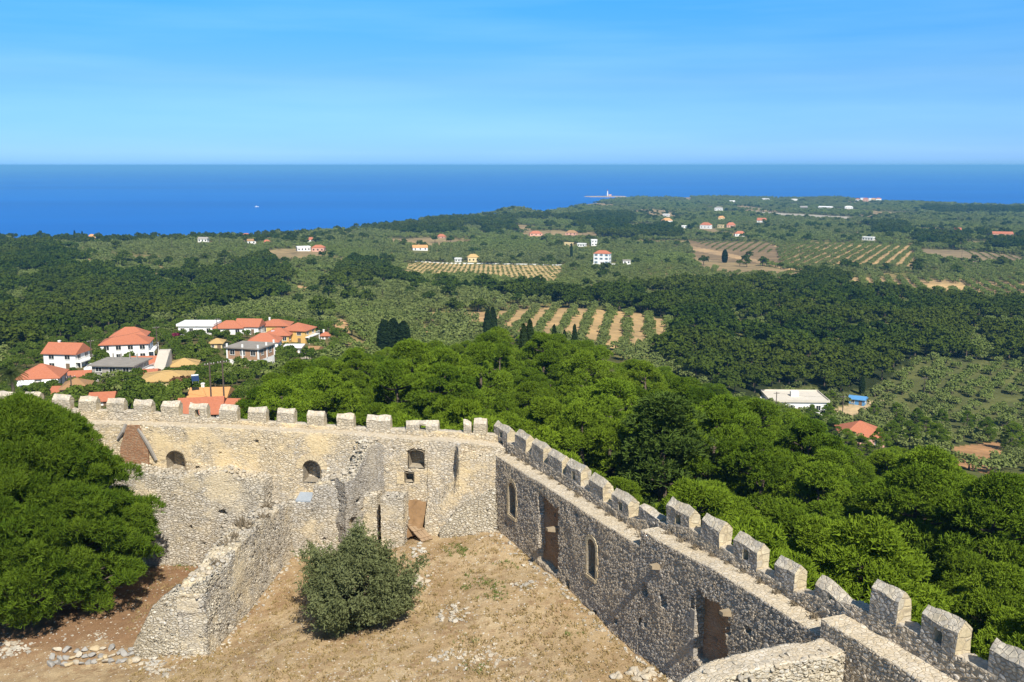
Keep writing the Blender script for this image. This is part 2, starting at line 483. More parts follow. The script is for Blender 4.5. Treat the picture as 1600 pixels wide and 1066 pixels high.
def bare_far(X, Y):
    '''small fallow plots of the farther plain'''
    d = np.hypot(X, Y)
    a = np.arctan2(X, Y)
    return (d > 750) & ~((a > .10) & (a < .18) & (d < 1150)) & (fbm(X / 95, Y / 190, 404, 3) > .648)

def build_terrain():
    az = np.concatenate([np.linspace(-math.pi, -0.72, 60)[:-1], np.linspace(-0.72, 0.72, 940), np.linspace(0.72, math.pi, 60)[1:]])
    rad = np.concatenate([[2.0, 15, 30], np.exp(np.linspace(math.log(40), math.log(5200), 560))])
    A, D = np.meshgrid(az, rad)
    X, Y = D * np.sin(A), D * np.cos(A)
    Z = T0(X, Y)
    n, m = X.shape
    V = np.stack([X, Y, Z], -1).reshape(-1, 3)
    idx = np.arange(n * m).reshape(n, m)
    F = np.stack([idx[:-1, :-1], idx[:-1, 1:], idx[1:, 1:], idx[1:, :-1]], -1).reshape(-1, 4)[:, ::-1]
    px, py = project(X.ravel(), Y.ravel(), Z.ravel())
    zn = zone(px, py); zn[Y.ravel() < 20] = 0
    grass = np.array([0.150, 0.150, 0.052]); 
    colr = np.tile(grass, (len(V), 1))
    soil1 = np.array([0.43, 0.30, 0.15])
    f = fbm(V[:, 0] / 60, V[:, 1] / 60, 77, 4)
    f = np.where((px > 1150) & (py > 540), 0.0, f)
    colr[(px > 1150) & (py > 540)] = [.105, .115, .042]
    fb = bare_far(V[:, 0], V[:, 1])
    k = np.clip((f - 0.64) / 0.08, 0, 1)[:, None] * 0.6
    colr = colr * (1 - k) + np.array([0.30, 0.21, 0.10]) * k
    colr[fb] = [0.30, 0.225, 0.12]
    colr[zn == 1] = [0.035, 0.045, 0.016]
    colr[zn == 2] = soil1
    colr[zn == 4] = [0.13, 0.115, 0.05]
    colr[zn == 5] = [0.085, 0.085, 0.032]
    for nm, p in FIELDS.items():
        c = {'dry': [0.50, 0.37, 0.17], 'plough': [0.23, 0.165, 0.095], 'plough2': [0.26, 0.20, 0.12], 'sand': [0.55, 0.38, 0.18], 'leftsoil': [0.33, 0.22, 0.13],
             'soilpatch': [0.42, 0.24, 0.12], 'leftscar': [0.30, 0.23, 0.18], 'road': [0.40, 0.36, 0.30], 'cliff': [0.52, 0.45, 0.34], 'yard': [0.5, 0.44, 0.34], 'trackr': [0.5, 0.38, 0.22]}.get(nm, [0.46, 0.30, 0.15])
        colr[in_poly(px, py, p) & (Y.ravel() > 60)] = c
    # track edges and tawny strips in the ploughed field
    s = in_poly(px, py, [(1075, 384), (1120, 392), (1219, 414), (1222, 418), (1150, 404), (1075, 390)])
    colr[s] = [0.42, 0.29, 0.16]
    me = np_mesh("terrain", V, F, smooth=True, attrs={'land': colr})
    mat, nt, out = new_mat("land_soil_and_grass"); t = NT(nt)
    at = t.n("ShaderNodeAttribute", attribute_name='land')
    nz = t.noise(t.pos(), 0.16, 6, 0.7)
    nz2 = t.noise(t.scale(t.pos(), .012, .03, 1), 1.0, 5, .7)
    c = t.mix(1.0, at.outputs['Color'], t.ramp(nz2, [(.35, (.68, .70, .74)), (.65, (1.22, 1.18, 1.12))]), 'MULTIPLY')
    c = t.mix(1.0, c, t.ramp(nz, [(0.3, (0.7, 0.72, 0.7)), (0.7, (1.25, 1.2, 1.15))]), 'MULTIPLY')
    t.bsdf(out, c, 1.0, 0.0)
    o = link_mesh("terrain", me, mat); tag(o, kind='structure')
    return o
build_terrain()

def build_sea():
    rad = np.concatenate([[300.0], np.exp(np.linspace(math.log(600), math.log(90000), 40))])
    az = np.linspace(-math.pi, math.pi, 97)
    A, D = np.meshgrid(az, rad)
    n, m = A.shape
    V = np.stack([D * np.sin(A), D * np.cos(A), np.full_like(A, SEA_Z)], -1).reshape(-1, 3)
    idx = np.arange(n * m).reshape(n, m)
    F = np.stack([idx[:-1, :-1], idx[:-1, 1:], idx[1:, 1:], idx[1:, :-1]], -1).reshape(-1, 4)[:, ::-1]
    mat, nt, out = new_mat("sea_water"); t = NT(nt)
    p = t.pos()
    big = t.ramp(t.noise(t.scale(p, 0.00035, 0.0011, 1), 1.0, 5, 0.6), [(.35, 0.), (.65, 1.)])
    c = t.mix(big, (0.0, 0.085, 0.37), (0.0, 0.120, 0.46))
    b = t.bsdf(out, c, 0.4, 0.2, t.bump(t.noise(t.scale(p, 1, 1, 1), 0.05, 3, 0.6), 0.25, 1.0))
    o = link_mesh("sea", np_mesh("sea", V, F, smooth=True), mat); tag(o, kind='structure')
build_sea()

# ------------------------------------------------------------------ trees
def cards(C, N, size, r, tri=False):
    """leaf cards at centres C roughly facing N"""
    n = len(C)
    N = N + r.normal(0, 0.55, (n, 3)); N /= np.linalg.norm(N, axis=1, keepdims=True) + 1e-9
    A = np.cross(N, r.normal(0, 1, (n, 3))); A /= np.linalg.norm(A, axis=1, keepdims=True) + 1e-9
    B = np.cross(N, A)
    s = (size * r.uniform(0.6, 1.3, n))[:, None]
    V = np.stack([C - A * s * .5 - B * s * .35, C + A * s * .5 - B * s * .42, C + A * s * .42 + B * s * .38, C - A * s * .38 + B * s * .45], 1).reshape(-1, 3)
    F = np.arange(n * 4).reshape(n, 4)
    return V, F

def sph(n, r):
    v = r.normal(0, 1, (n, 3)); return v / np.linalg.norm(v, axis=1, keepdims=True)

def lump_crown(r, radius, height, base, lumps, per, size, flat=0.8, lump_r=0.4, hollow=0.0):
    """crown of leaf cards on lumps spread through a rounded envelope; z from base up"""
    Cs, Ns, Ts = [], [], []
    for i in range(lumps):
        d = sph(1, r)[0]; d[2] = d[2] if d[2] > -0.35 else -d[2] * 0.5
        k = r.uniform(0.35, 1.0) ** 0.6
        c = np.array([d[0] * radius * k, d[1] * radius * k, base + height * (0.45 + 0.5 * d[2] * k)])
        lr = radius * lump_r * r.uniform(0.7, 1.25)
        n = sph(per, r); n[:, 2] = np.where(n[:, 2] < -0.3, -n[:, 2], n[:, 2])
        rad = lr * r.uniform(0.65, 1.05, per)[:, None]
        Cs.append(c + n * rad * np.array([1, 1, flat])); Ns.append(n * 0.6 + np.array([0, 0, 0.5]))
        Ts.append(np.clip(np.full(per, r.uniform(0, 1)) * 0.6 + r.uniform(0, 0.4, per), 0, 1))
    V, F = cards(np.concatenate(Cs), np.concatenate(Ns), size, r)
    return V, F, np.repeat(np.concatenate(Ts), 4)

def trunk_np(h, r0, r1, lean=(0, 0), n=6, limbs=(), seed=0):
    mb = MB()
    rr = random.Random(seed)
    k = 5
    pts = [(lean[0] * (i / (k - 1)) ** 1.5 + rr.uniform(-.08, .08) * h * .1 * (i > 0), lean[1] * (i / (k - 1)) ** 1.5 + rr.uniform(-.08, .08) * h * .1 * (i > 0), h * i / (k - 1)) for i in range(k)]
    mb.tube(pts, [r0 + (r1 - r0) * i / (k - 1) for i in range(k)], n)
    for (zf, ln, az, up, rad) in limbs:
        z = h * zf; b = Vector((lean[0] * zf ** 1.5, lean[1] * zf ** 1.5, z))
        d = Vector((math.cos(az), math.sin(az), 0))
        mb.tube([b, b + d * ln * .5 + Vector((0, 0, ln * up * .3)), b + d * ln + Vector((0, 0, ln * up))], [rad, rad * .65, rad * .25], max(4, n - 1))
    return mb

def join_np(parts):
    V, F, M, T = [], [], [], []; b = 0
    for v, f, m, t in parts:
        V.append(v); F.append(f + b); M.append(np.full(len(f), m)); T.append(t); b += len(v)
    return np.concatenate(V), np.concatenate(F), np.concatenate(M), np.concatenate(T)

def mb_tris(mb, mi):
    """the quads of a tube mesh (caps dropped) as arrays"""
    v = np.array(mb.v); f = np.array([q for q in mb.f if len(q) == 4])
    return v, f, mi, np.full(len(v), 0.5)

M_bark = plain("grey_brown_bark", (0.13, 0.10, 0.075), 0.95, 0.05, 0.3, 3)
M_olive = leafmat("olive_leaves", (0.095, 0.120, 0.034), (0.215, 0.245, 0.080), (0.006, (0.160, 0.215, 0.045), 0.6), 0.2)
M_broad = leafmat("broadleaf_leaves", (0.012, 0.030, 0.005), (0.075, 0.112, 0.014), (0.009, (0.095, 0.112, 0.018), 0.5), 0.12)
M_garden = leafmat("garden_leaves", (0.040, 0.075, 0.010), (0.145, 0.195, 0.030), None, 0.25)
M_cyp = leafmat("cypress_leaves", (0.012, 0.024, 0.008), (0.030, 0.048, 0.015), None, 0.1)

def tree_mesh(name, crown, trunk, mats_idx=(0, 1)):
    V, F, T = crown
    v, f, mi, t = mb_tris(trunk, 1)
    Vj, Fj, Mj, Tj = join_np([(V, F, 0, T), (v, f, 1, t)])
    return np_mesh(name, Vj, Fj, Mj, False, {'tone': Tj})

OLIVE, BROAD, GARDEN = [], [], []
for i in range(4):
    r = np.random.default_rng(100 + i)
    OLIVE.append(tree_mesh("olive_tree", lump_crown(r, 2.5, 3.7, 0.15, 13, 34, 0.55, 0.9, 0.44), trunk_np(2.0, .26, .16, seed=i)))
for m in OLIVE: m.materials.append(M_olive); m.materials.append(M_bark)
for i in range(4):
    r = np.random.default_rng(200 + i)
    BROAD.append(tree_mesh("broadleaf_tree", lump_crown(r, 3.9, 6.8, 1.0, 13, 56, 0.78, 0.7, 0.40), trunk_np(4.5, .3, .15, seed=i)))
for m in BROAD: m.materials.append(M_broad); m.materials.append(M_bark)
for i in range(3):
    r = np.random.default_rng(250 + i)
    GARDEN.append(tree_mesh("garden_tree", lump_crown(r, 2.2, 3.6, 0.6, 12, 90, 0.42, 0.85, 0.45), trunk_np(2.4, .16, .08, seed=i)))
for m in GARDEN: m.materials.append(M_garden); m.materials.append(M_bark)

def single(name, me, loc, rz, s, label, cat, group):
    o = bpy.data.objects.new(name, me); COL.objects.link(o)
    o.location = loc; o.rotation_euler = (0, 0, rz); o.scale = (s, s, s * random.uniform(.88, 1.12))
    tag(o, label, cat, group); return o

# candidate spots over the whole land
def scatter():
    out = []
    # orchards: plots with their own row direction
    r = np.random.default_rng(5)
    cellsz = 150.0
    for dmin, dmax, sp in ((250, 700, 5.7), (700, 1200, 7.0), (1200, 1900, 8.5), (1900, 3700, 12.0)):
        xs = np.arange(-dmax * .95, dmax * .95, cellsz); ys = np.arange(100, dmax, cellsz)
        cx, cy = np.meshgrid(xs, ys); cx, cy = cx.ravel(), cy.ravel()
        cd = np.hypot(cx, cy); ok = (cd < dmax + 220) & (cd > dmin - 220) & (np.abs(np.arctan2(cx, cy)) < 0.80)
        cx, cy = cx[ok] + r.uniform(-60, 60, ok.sum()), cy[ok] + r.uniform(-60, 60, ok.sum())
        th = r.choice([0.09, 0.5, -0.35, 0.9], len(cx)) + r.normal(0, .08, len(cx))
        size = r.uniform(.82, 1.2, len(cx)); dens = r.uniform(0.72, 1.0, len(cx))
        for i in range(len(cx)):
            g = np.arange(-150, 150, sp)
            gx, gy = np.meshgrid(g, g); gx, gy = gx.ravel(), gy.ravel()
            gx = gx + r.uniform(-.22, .22, gx.size) * sp; gy = gy + r.uniform(-.22, .22, gx.size) * sp
            X = cx[i] + gx * math.cos(th[i]) - gy * math.sin(th[i]); Y = cy[i] + gx * math.sin(th[i]) + gy * math.cos(th[i])
            d2 = (X - cx[i]) ** 2 + (Y - cy[i]) ** 2
            best = np.ones(len(X), bool)
            for j in np.nonzero(((cx - cx[i]) ** 2 + (cy - cy[i]) ** 2 < 330 ** 2) & (np.arange(len(cx)) != i))[0]:
                best &= d2 <= (X - cx[j]) ** 2 + (Y - cy[j]) ** 2
            d = np.hypot(X, Y)
            best &= (d >= dmin) & (d < dmax) & (r.uniform(0, 1, len(X)) < dens[i]) & (np.abs(np.arctan2(X, Y)) < 0.72)
            if best.any():
                out.append(np.column_stack([X[best], Y[best], np.full(best.sum(), size[i] * sp / 6.4), np.full(best.sum(), sp)]))
    return np.concatenate(out)

def scatter_plain(dmin, dmax, sp, seed):
    r = np.random.default_rng(seed)
    xs = np.arange(-dmax * .8, dmax * .8, sp); ys = np.arange(dmin * .7, dmax, sp)
    X, Y = np.meshgrid(xs, ys); X = X.ravel() + r.uniform(-.45, .45, X.size) * sp; Y = Y.ravel() + r.uniform(-.45, .45, X.size) * sp
    d = np.hypot(X, Y); ok = (d > dmin) & (d < dmax) & (np.abs(np.arctan2(X, Y)) < .72)
    return X[ok], Y[ok]

HOUSE_SPOTS = []   # filled in before the trees are planted: (x, y, clear radius)
# ------------------------------------------------------------------ houses
def tile_mat(name, a, b):
    m, nt, out = new_mat(name); t = NT(nt)
    co = t.objco()
    w = t.n("ShaderNodeTexWave", wave_type='BANDS', bands_direction='X'); w.inputs['Scale'].default_value = 1.6; w.inputs['Distortion'].default_value = 0.3
    t.l(co, w.inputs['Vector'])
    f = t.noise(co, 2.5, 5, 0.7)
    c = t.mix(f, a, b)
    c = t.mix(0.35, c, t.mix(w.outputs['Fac'], (0.6, 0.6, 0.6), (1.15, 1.15, 1.15)), 'MULTIPLY')
    t.bsdf(out, c, 0.9, 0.1, t.bump(w.outputs['Fac'], 0.6, 0.06))
    return m
M_tile = tile_mat("terracotta_tiles", (0.36, 0.115, 0.06), (0.58, 0.225, 0.125))
M_tile_y = tile_mat("ochre_tiles", (0.42, 0.27, 0.10), (0.62, 0.42, 0.18))
M_tile_b = tile_mat("brown_tiles", (0.28, 0.15, 0.07), (0.45, 0.27, 0.13))
M_tile_o = tile_mat("orange_tiles", (0.55, 0.26, 0.09), (0.70, 0.38, 0.16))
M_white = plain("white_plaster", (0.80, 0.79, 0.75), 0.9, 0.1, 0.08, 0.5)
M_cream = plain("cream_plaster", (0.70, 0.56, 0.30), 0.9, 0.1, 0.1, 0.5)
M_ochre = plain("ochre_plaster", (0.66, 0.42, 0.14), 0.9, 0.1, 0.1, 0.5)
M_pink = plain("pink_plaster", (0.66, 0.38, 0.28), 0.9, 0.1, 0.1, 0.5)
M_concrete = plain("grey_concrete", (0.34, 0.31, 0.27), 0.9, 0.1, 0.2, 0.7)
M_slab = plain("weathered_slab", (0.30, 0.27, 0.23), 0.95, 0.05, 0.25, 0.5)
M_brickhouse = plain("bare_brick", (0.42, 0.25, 0.15), 0.9, 0.1, 0.25, 2.2)
M_glass = plain("dark_window_glass", (0.025, 0.03, 0.035), 0.15, 0.5, 0.1)
M_frame = plain("white_window_frame", (0.70, 0.68, 0.62), 0.6, 0.3, 0.05)
M_shut = plain("blue_shutter", (0.10, 0.26, 0.40), 0.6, 0.3, 0.1)
M_shutg = plain("green_shutter", (0.10, 0.30, 0.22), 0.6, 0.3, 0.1)
M_wood = plain("weathered_wood", (0.20, 0.14, 0.09), 0.9, 0.1, 0.3, 2.0)
M_pole = plain("creosoted_pole", (0.11, 0.085, 0.065), 0.9, 0.1, 0.3, 2.0)
M_bluemetal = plain("blue_sheet_metal", (0.10, 0.28, 0.52), 0.5, 0.4, 0.1)
M_awning = plain("white_awning", (0.78, 0.78, 0.76), 0.8, 0.1, 0.05)
M_metal = plain("galvanised_sheet", (0.42, 0.47, 0.52), 0.45, 0.4, 0.12, 2.0, 0.3)

def roof_mb(kind, w, d, z, h, over=0.45, th=0.16):
    mb = MB()
    X, Y = w / 2 + over, d / 2 + over
    if kind == 'gable':
        for a, b in ((0, th),):
            mb.prism([(-Y, z - th), (Y, z - th), (Y, z), (0, z + h), (-Y, z)], -X, X)
    elif kind == 'hip':
        rl = max(0.25, w / 2 - d / 2 * 0.95)
        v = [(-X, -Y, z - th), (X, -Y, z - th), (X, Y, z - th), (-X, Y, z - th), (-X, -Y, z), (X, -Y, z), (X, Y, z), (-X, Y, z), (-rl, 0, z + h), (rl, 0, z + h)]
        f = [(3, 2, 1, 0), (0, 1, 5, 4), (1, 2, 6, 5), (2, 3, 7, 6), (3, 0, 4, 7), (4, 5, 9, 8), (5, 6, 9), (6, 7, 8, 9), (7, 4, 8)]
        mb.add(v, f)
    elif kind in ('flat', 'slab'):
        mb.box(-X, X, -Y, Y, z + 0.003, z + max(h, .18))
        if kind == 'flat':
            for (a, b, c, e) in ((-X, X, -Y, -Y + .2), (-X, X, Y - .2, Y), (-X, -X + .2, -Y + .2, Y - .2), (X - .2, X, -Y + .2, Y - .2)):
                mb.box(a, b, c, e, z + max(h, .18) - .002, z + max(h, .18) + .35)
    return mb

_win = {}
def window_meshes(w, h, shut):
    k = (round(w, 2), round(h, 2), shut)
    if k not in _win:
        f = MB(); t = .09
        f.box(-w / 2 - t, -w / 2, -.06, .02, -t, h + t); f.box(w / 2, w / 2 + t, -.06, .02, -t, h + t)
        f.box(-w / 2, w / 2, -.06, .02, h, h + t); f.box(-w / 2 - t, w / 2 + t, -.1, .02, -t - .06, -t * .2)
        f.box(-.03, .03, -.05, .02, 0, h)
        if shut:
            f.box(-w - t, -w / 2 - t, -.05, .01, 0, h, 1); f.box(w / 2 + t, w + t, -.05, .01, 0, h, 1)
        p = MB(); p.box(-w / 2, w / 2, -.02, .015, 0, h)
        _win[k] = (f.mesh("window"), p.mesh("pane"))
    return _win[k]

def add_window(root, x, y, z, ang, w, h, shut=None, fine=True):
    fm, pm = window_meshes(w, h, shut)
    if not fm.materials:
        fm.materials.append(M_frame); fm.materials.append({'blue': M_shut, 'green': M_shutg}.get(shut, M_frame)); pm.materials.append(M_glass)
    o = bpy.data.objects.new("window", fm if fine else pm); COL.objects.link(o)
    o.parent = root; o.location = (x, y, z); o.rotation_euler = (0, 0, ang)
    if fine:
        q = bpy.data.objects.new("pane", pm); COL.objects.link(q); q.parent = o

def house(label, cx, base, wf, side, hpx, roof, rpx, yaw, wall, tile, cols=3, rows=1, shut=None, fine=True, cat="house", chimney=False, name="house", group=None, balcony=False, over=None, dy=3):
    p = terrain_hit(cx, base - dy)
    D = p[1]; s = D / 1580.0 * math.hypot(1, p[0] / D) * 1.0
    w = wf * s / math.cos(R(yaw)); h = hpx * s; rh = max(rpx * s * 0.95, 0.2)
    rz = -math.atan2(p[0], p[1]) + R(yaw)
    root = empty(name, p, rz); tag(root, label, cat, group)
    HOUSE_SPOTS.append((p[0], p[1], 0.62 * max(w, side)))
    mb = MB(); mb.box(-w / 2, w / 2, -side / 2, side / 2, -4, h)
    if roof == 'gable':
        pass
    mb.build("wall", wall, root)
    rf = roof_mb(roof, w, side, h, rh, over if over is not None else (0.45 if fine else 0.3)).build("roof", tile, root)
    if chimney:
        c = MB(); c.box(-.25, .25, -.25, .25, 0, 1.0); c.box(-.32, .32, -.32, .32, .8, .92)
        c.build("chimney", M_white, rf, (-w * .22, 0.2, h + rh * .75))
    fh = h / rows
    wh = min(1.5, fh * .48)
    ww = min(1.3, w / cols * .42)
    k = 0
    for r_ in range(rows):
        for i in range(cols):
            x = -w / 2 + (i + .5) * w / cols
            z = r_ * fh + fh * .33
            if r_ == 0 and i == cols // 2 and fine:
                d = MB(); d.box(-.5, .5, -.05, .02, 0, min(2.1, fh * .8)); d.box(.36, .42, -.09, -.05, .95, 1.05)
                d.build("door", M_wood, root, (x, -side / 2, 0.02))
            else:
                add_window(root, x, -side / 2, z, 0, ww, wh, shut, fine)
        ns = 2 if side > 5 else 1
        for i in range(ns):
            y = -side / 2 + (i + .5) * side / ns
            if yaw < 0: add_window(root, w / 2, y, r_ * fh + fh * .33, math.pi / 2, ww, wh, shut, fine)
            else: add_window(root, -w / 2, y, r_ * fh + fh * .33, -math.pi / 2, ww, wh, shut, fine)
    if balcony:
        b = MB(); zb = h - fh + .05 if rows > 1 else .3
        b.box(w / 2 + .02, w / 2 + 1.4, -side / 2, side / 2, zb - .18, zb)
        b.box(w / 2 + 1.32, w / 2 + 1.4, -side / 2, side / 2, zb + .9, zb + .97)
        n = 14
        for i in range(n + 1):
            y = -side / 2 + .03 + (side - .06) * i / n
            b.box(w / 2 + 1.34, w / 2 + 1.38, y - .02, y + .02, zb, zb + .9)
        for y in (-side / 2 + .15, side / 2 - .15): b.box(w / 2 + 1.2, w / 2 + 1.4, y - .1, y + .1, -3, zb - .18)
        b.build("balcony", M_white, root)
    return root, w, h, rh

H = house
# the village below the castle
h1, w, h, rh = H("white house with a red gable roof, chimney and balcony, beside the dark hillside", 106, 577, 42, 6.5, 24, 'gable', 14, -32, M_white, M_tile, 2, 2, None, chimney=True, balcony=True)
h2, w, h, rh = H("low white house with a red hipped roof and white awnings, beside the palm", 68, 609, 54, 8, 20, 'hip', 17, -14, M_white, M_tile, 3, 1)
for sx, sg in ((-.26, 0), (.3, 0)):
    a = MB(); a.add([(-1.5, 0, 0), (1.5, 0, 0), (1.7, -1.5, -.9), (-1.7, -1.5, -.9), (-1.5, 0, -.08), (1.5, 0, -.08), (1.7, -1.5, -.98), (-1.7, -1.5, -.98)], [(0, 3, 2, 1), (4, 5, 6, 7), (0, 1, 5, 4), (1, 2, 6, 5), (2, 3, 7, 6), (3, 0, 4, 7)])
    a.build("awning", M_awning, h2, (w * sx, -4.02, h - .1))
H("big white house with a wide red hipped roof, front one of two tiers", 200, 562, 66, 8, 25, 'hip', 12, -10, M_white, M_tile, 4, 2, balcony=True)
H("narrow white house with a red hipped roof, standing just behind the big white house", 205, 546, 48, 7, 20, 'hip', 12, -10, M_white, M_tile, 3, 2)
h4, w, h, rh = H("grey unplastered concrete house with a flat slab roof and white window frames", 190, 594, 56, 8, 24, 'slab', 2, -26, M_concrete, M_slab, 3, 2, None, balcony=True, over=.7)
for x in (-.3, -.1, .12, .3):
    rb = MB(); rb.box(-.12, .12, -.12, .12, 0, 1.3); rb.build("roof_column", M_concrete, h4, (w * x, 2.4, h + rh))
H("low house with a red gable roof, tucked behind the grey concrete house", 226, 578, 32, 5, 9, 'gable', 10, -12, M_white, M_tile, 2, 1)
H("white flat roofed house at the far edge of the village", 312, 525, 50, 8, 15, 'flat', 2, -18, M_white, M_white, 4, 1)
H("long white house with two red roofs beside the white flat roofed house", 360, 525, 42, 7, 12, 'hip', 10, -12, M_white, M_tile, 3, 1)
H("white house with a red gable roof, joined to the long white house", 391, 525, 34, 6, 14, 'gable', 11, -20, M_white, M_tile, 2, 1)
H("pale yellow house with a red hipped roof at the far end of the village", 432, 523, 44, 8, 14, 'hip', 8, -12, M_ochre, M_tile, 3, 1, chimney=True)
H("yellow house with a red hipped roof and a white balcony, on the village end", 467, 536, 36, 8, 20, 'hip', 10, -25, M_ochre, M_tile, 2, 2, balcony=True)
H("yellow house with a low red roof carrying a solar heater", 436, 536, 38, 7, 12, 'hip', 10, -14, M_ochre, M_tile, 3, 1)
H("white red roofed house right behind the bare brick house", 414, 548, 46, 7, 14, 'hip', 12, -10, M_white, M_tile, 3, 1)
h9, w, h, rh = H("unfinished two storey house of bare brick with a grey slab roof", 393, 573, 46, 8, 30, 'slab', 2, -30, M_brickhouse, M_slab, 3, 2, over=.6)
base = MB(); base.box(-w / 2 - .03, w / 2 + .03, -4.03, 4.03, -4, h * .42); base.build("ground_floor", M_white, h9)
for (x, y) in ((-w / 2, -4), (w / 2, -4), (0, -4), (w / 2, 0.2), (w / 2, 4)):
    c = MB(); c.box(-.18, .18, -.18, .18, h * .42 + .003, h + 1.1); c.build("concrete_column", M_white, h9, (x, y, 0))
H("small house with an ochre hipped roof and a green door, in the village middle", 289, 582, 38, 6, 11, 'hip', 9, -6, M_cream, M_tile_y, 2, 1, 'green')
H("cream house with a wide ochre hipped roof near the castle wall", 263, 608, 68, 8, 17, 'hip', 10, -8, M_cream, M_tile_y, 4, 1)
H("small shed like house with a brown tiled roof near the castle wall", 121, 620, 34, 6, 15, 'hip', 11, -10, M_concrete, M_tile_b, 2, 1)
H("low cream house with a pale orange gable roof behind two wooden poles", 330, 628, 52, 6, 11, 'gable', 10, -12, M_cream, M_tile_o, 3, 1, chimney=True)
H("house with a broad red gable roof, just over the merlons by the two poles", 316, 652, 60, 8, 12, 'gable', 18, -6, M_white, M_tile, 3, 1)
H("house with a steep red gable roof, just over the merlons beside the pines", 378, 652, 34, 6, 12, 'gable', 16, -22, M_white, M_tile, 2, 1)
H("small house with a red roof showing low between two merlons", 162, 634, 30, 5, 10, 'gable', 9, -10, M_white, M_tile, 2, 1)
H("long low outbuilding with a faded red roof below the white gabled house", 122, 596, 34, 4, 7, 'gable', 7, -8, M_concrete, M_tile, 2, 1)
H("small white flat canopy building at the village end by the yard", 459, 553, 22, 4.5, 9, 'slab', 1, -10, M_white, M_white, 2, 1, over=.8)
H("little gazebo house with a red hipped roof beyond the village end", 509, 533, 13, 3.5, 7, 'hip', 5, -8, M_white, M_tile, 2, 1, chimney=True)
H("small white flat roofed house between the red gabled house and the big white house", 149, 588, 15, 5, 10, 'flat', 1, -15, M_white, M_white, 2, 1)
H("small cream house with a red roof beside the sloping retaining wall", 236, 594, 17, 5, 9, 'gable', 6, -12, M_cream, M_tile, 2, 1)
H("small white house with a red roof just behind the merlons by the palm", 98, 622, 20, 5, 9, 'gable', 7, -16, M_white, M_tile, 2, 1)
H("small cream house with an ochre roof behind the bare brick house", 340, 546, 18, 5, 9, 'hip', 6, -10, M_cream, M_tile_y, 2, 1)
H("small white house with a brown roof on the village end by the yard", 492, 556, 14, 5, 8, 'gable', 5, -18, M_white, M_tile_b, 2, 1)
# retaining wall of pale concrete beside the big white house
p = terrain_hit(254, 584); s = p[1] / 1580
rw = MB(); rw.prism([(-4, -2), (5, -2), (5, 34 * s), (3.5, 34 * s), (-4, 12 * s)], -9 * s, 9 * s)
o = rw.build("retaining_wall", plain("pale_concrete", (0.52, 0.46, 0.38), .95, .05, .15, .6), None, p, R(8)); tag(o, "sloping pale concrete retaining wall beside the big white house", "wall")
HOUSE_SPOTS.append((p[0], p[1], 4))
# solar water heaters on two roofs
def solar(px, py, depth_house, label):
    d = ray(px, py); pp = np.array([0, 0, CAM_Z]) + d * (depth_house / d[1])
    r_ = empty("solar_heater", pp, 0.4); r_.scale = (.62, .62, .62); tag(r_, label, "solar heater")
    a = MB(); a.add([(-1, -.9, -.25), (1, -.9, -.25), (1, .5, .85), (-1, .5, .85), (-1, -.9, -.33), (1, -.9, -.33), (1, .5, .77), (-1, .5, .77)], [(0, 1, 2, 3), (7, 6, 5, 4), (0, 4, 5, 1), (1, 5, 6, 2), (2, 6, 7, 3), (3, 7, 4, 0)])
    a.build("panel", plain("solar_panel_glass", (0.02, 0.04, 0.10), .2, .5, .05), r_)
    b = MB(); b.tube([(-.95, .62, 1.05), (.95, .62, 1.05)], [.27, .27], 12); b.build("tank", M_metal, r_)
    f = MB()
    for x in (-.8, .8): f.box(x - .03, x + .03, .55, .62, -1.0, .8); f.box(x - .03, x + .03, -.8, -.74, -1.0, -.3)
    f.build("stand", M_metal, r_)
solar(305, 593, terrain_hit(330, 625)[1] - 2.5, "solar water heater with dark panel on the pale orange roof behind the merlons")
solar(427, 521, terrain_hit(436, 533)[1] - 2.0, "solar water heater with dark panel on the low red roof of a yellow house")

# houses beyond the wood on the right
N_VILL = len(HOUSE_SPOTS)
r1, w, h, rh = H("long white flat roofed building among the pines below the wall", 1240, 642, 84, 14, 19, 'flat', 2, 14, M_white, plain("pale_roof_screed", (.62, .56, .46), .9, .1, .12, .5), 3, 1)
a = MB(); a.box(-w * .85, -w / 2 - .02, -3.5, 4.5, -4, h * .72); a.box(-w * .88, -w / 2 - .02, -3.8, 4.8, h * .72 + .003, h * .72 + .3); a.build("annex", M_white, r1)
a = MB(); a.box(-1.2, 1.2, -1, 1, h + rh, h + rh + 1.5); a.build("stair_head", M_white, r1)
H("blue sheet metal shed beside the sandy track", 1340, 634, 22, 4, 9, 'gable', 4, -10, M_bluemetal, M_bluemetal, 2, 1, fine=True, cat="shed", name="shed")
H("house with a broad red hipped roof half hidden by the pines", 1342, 694, 60, 11, 17, 'hip', 18, 12, M_pink, M_tile, 3, 1)

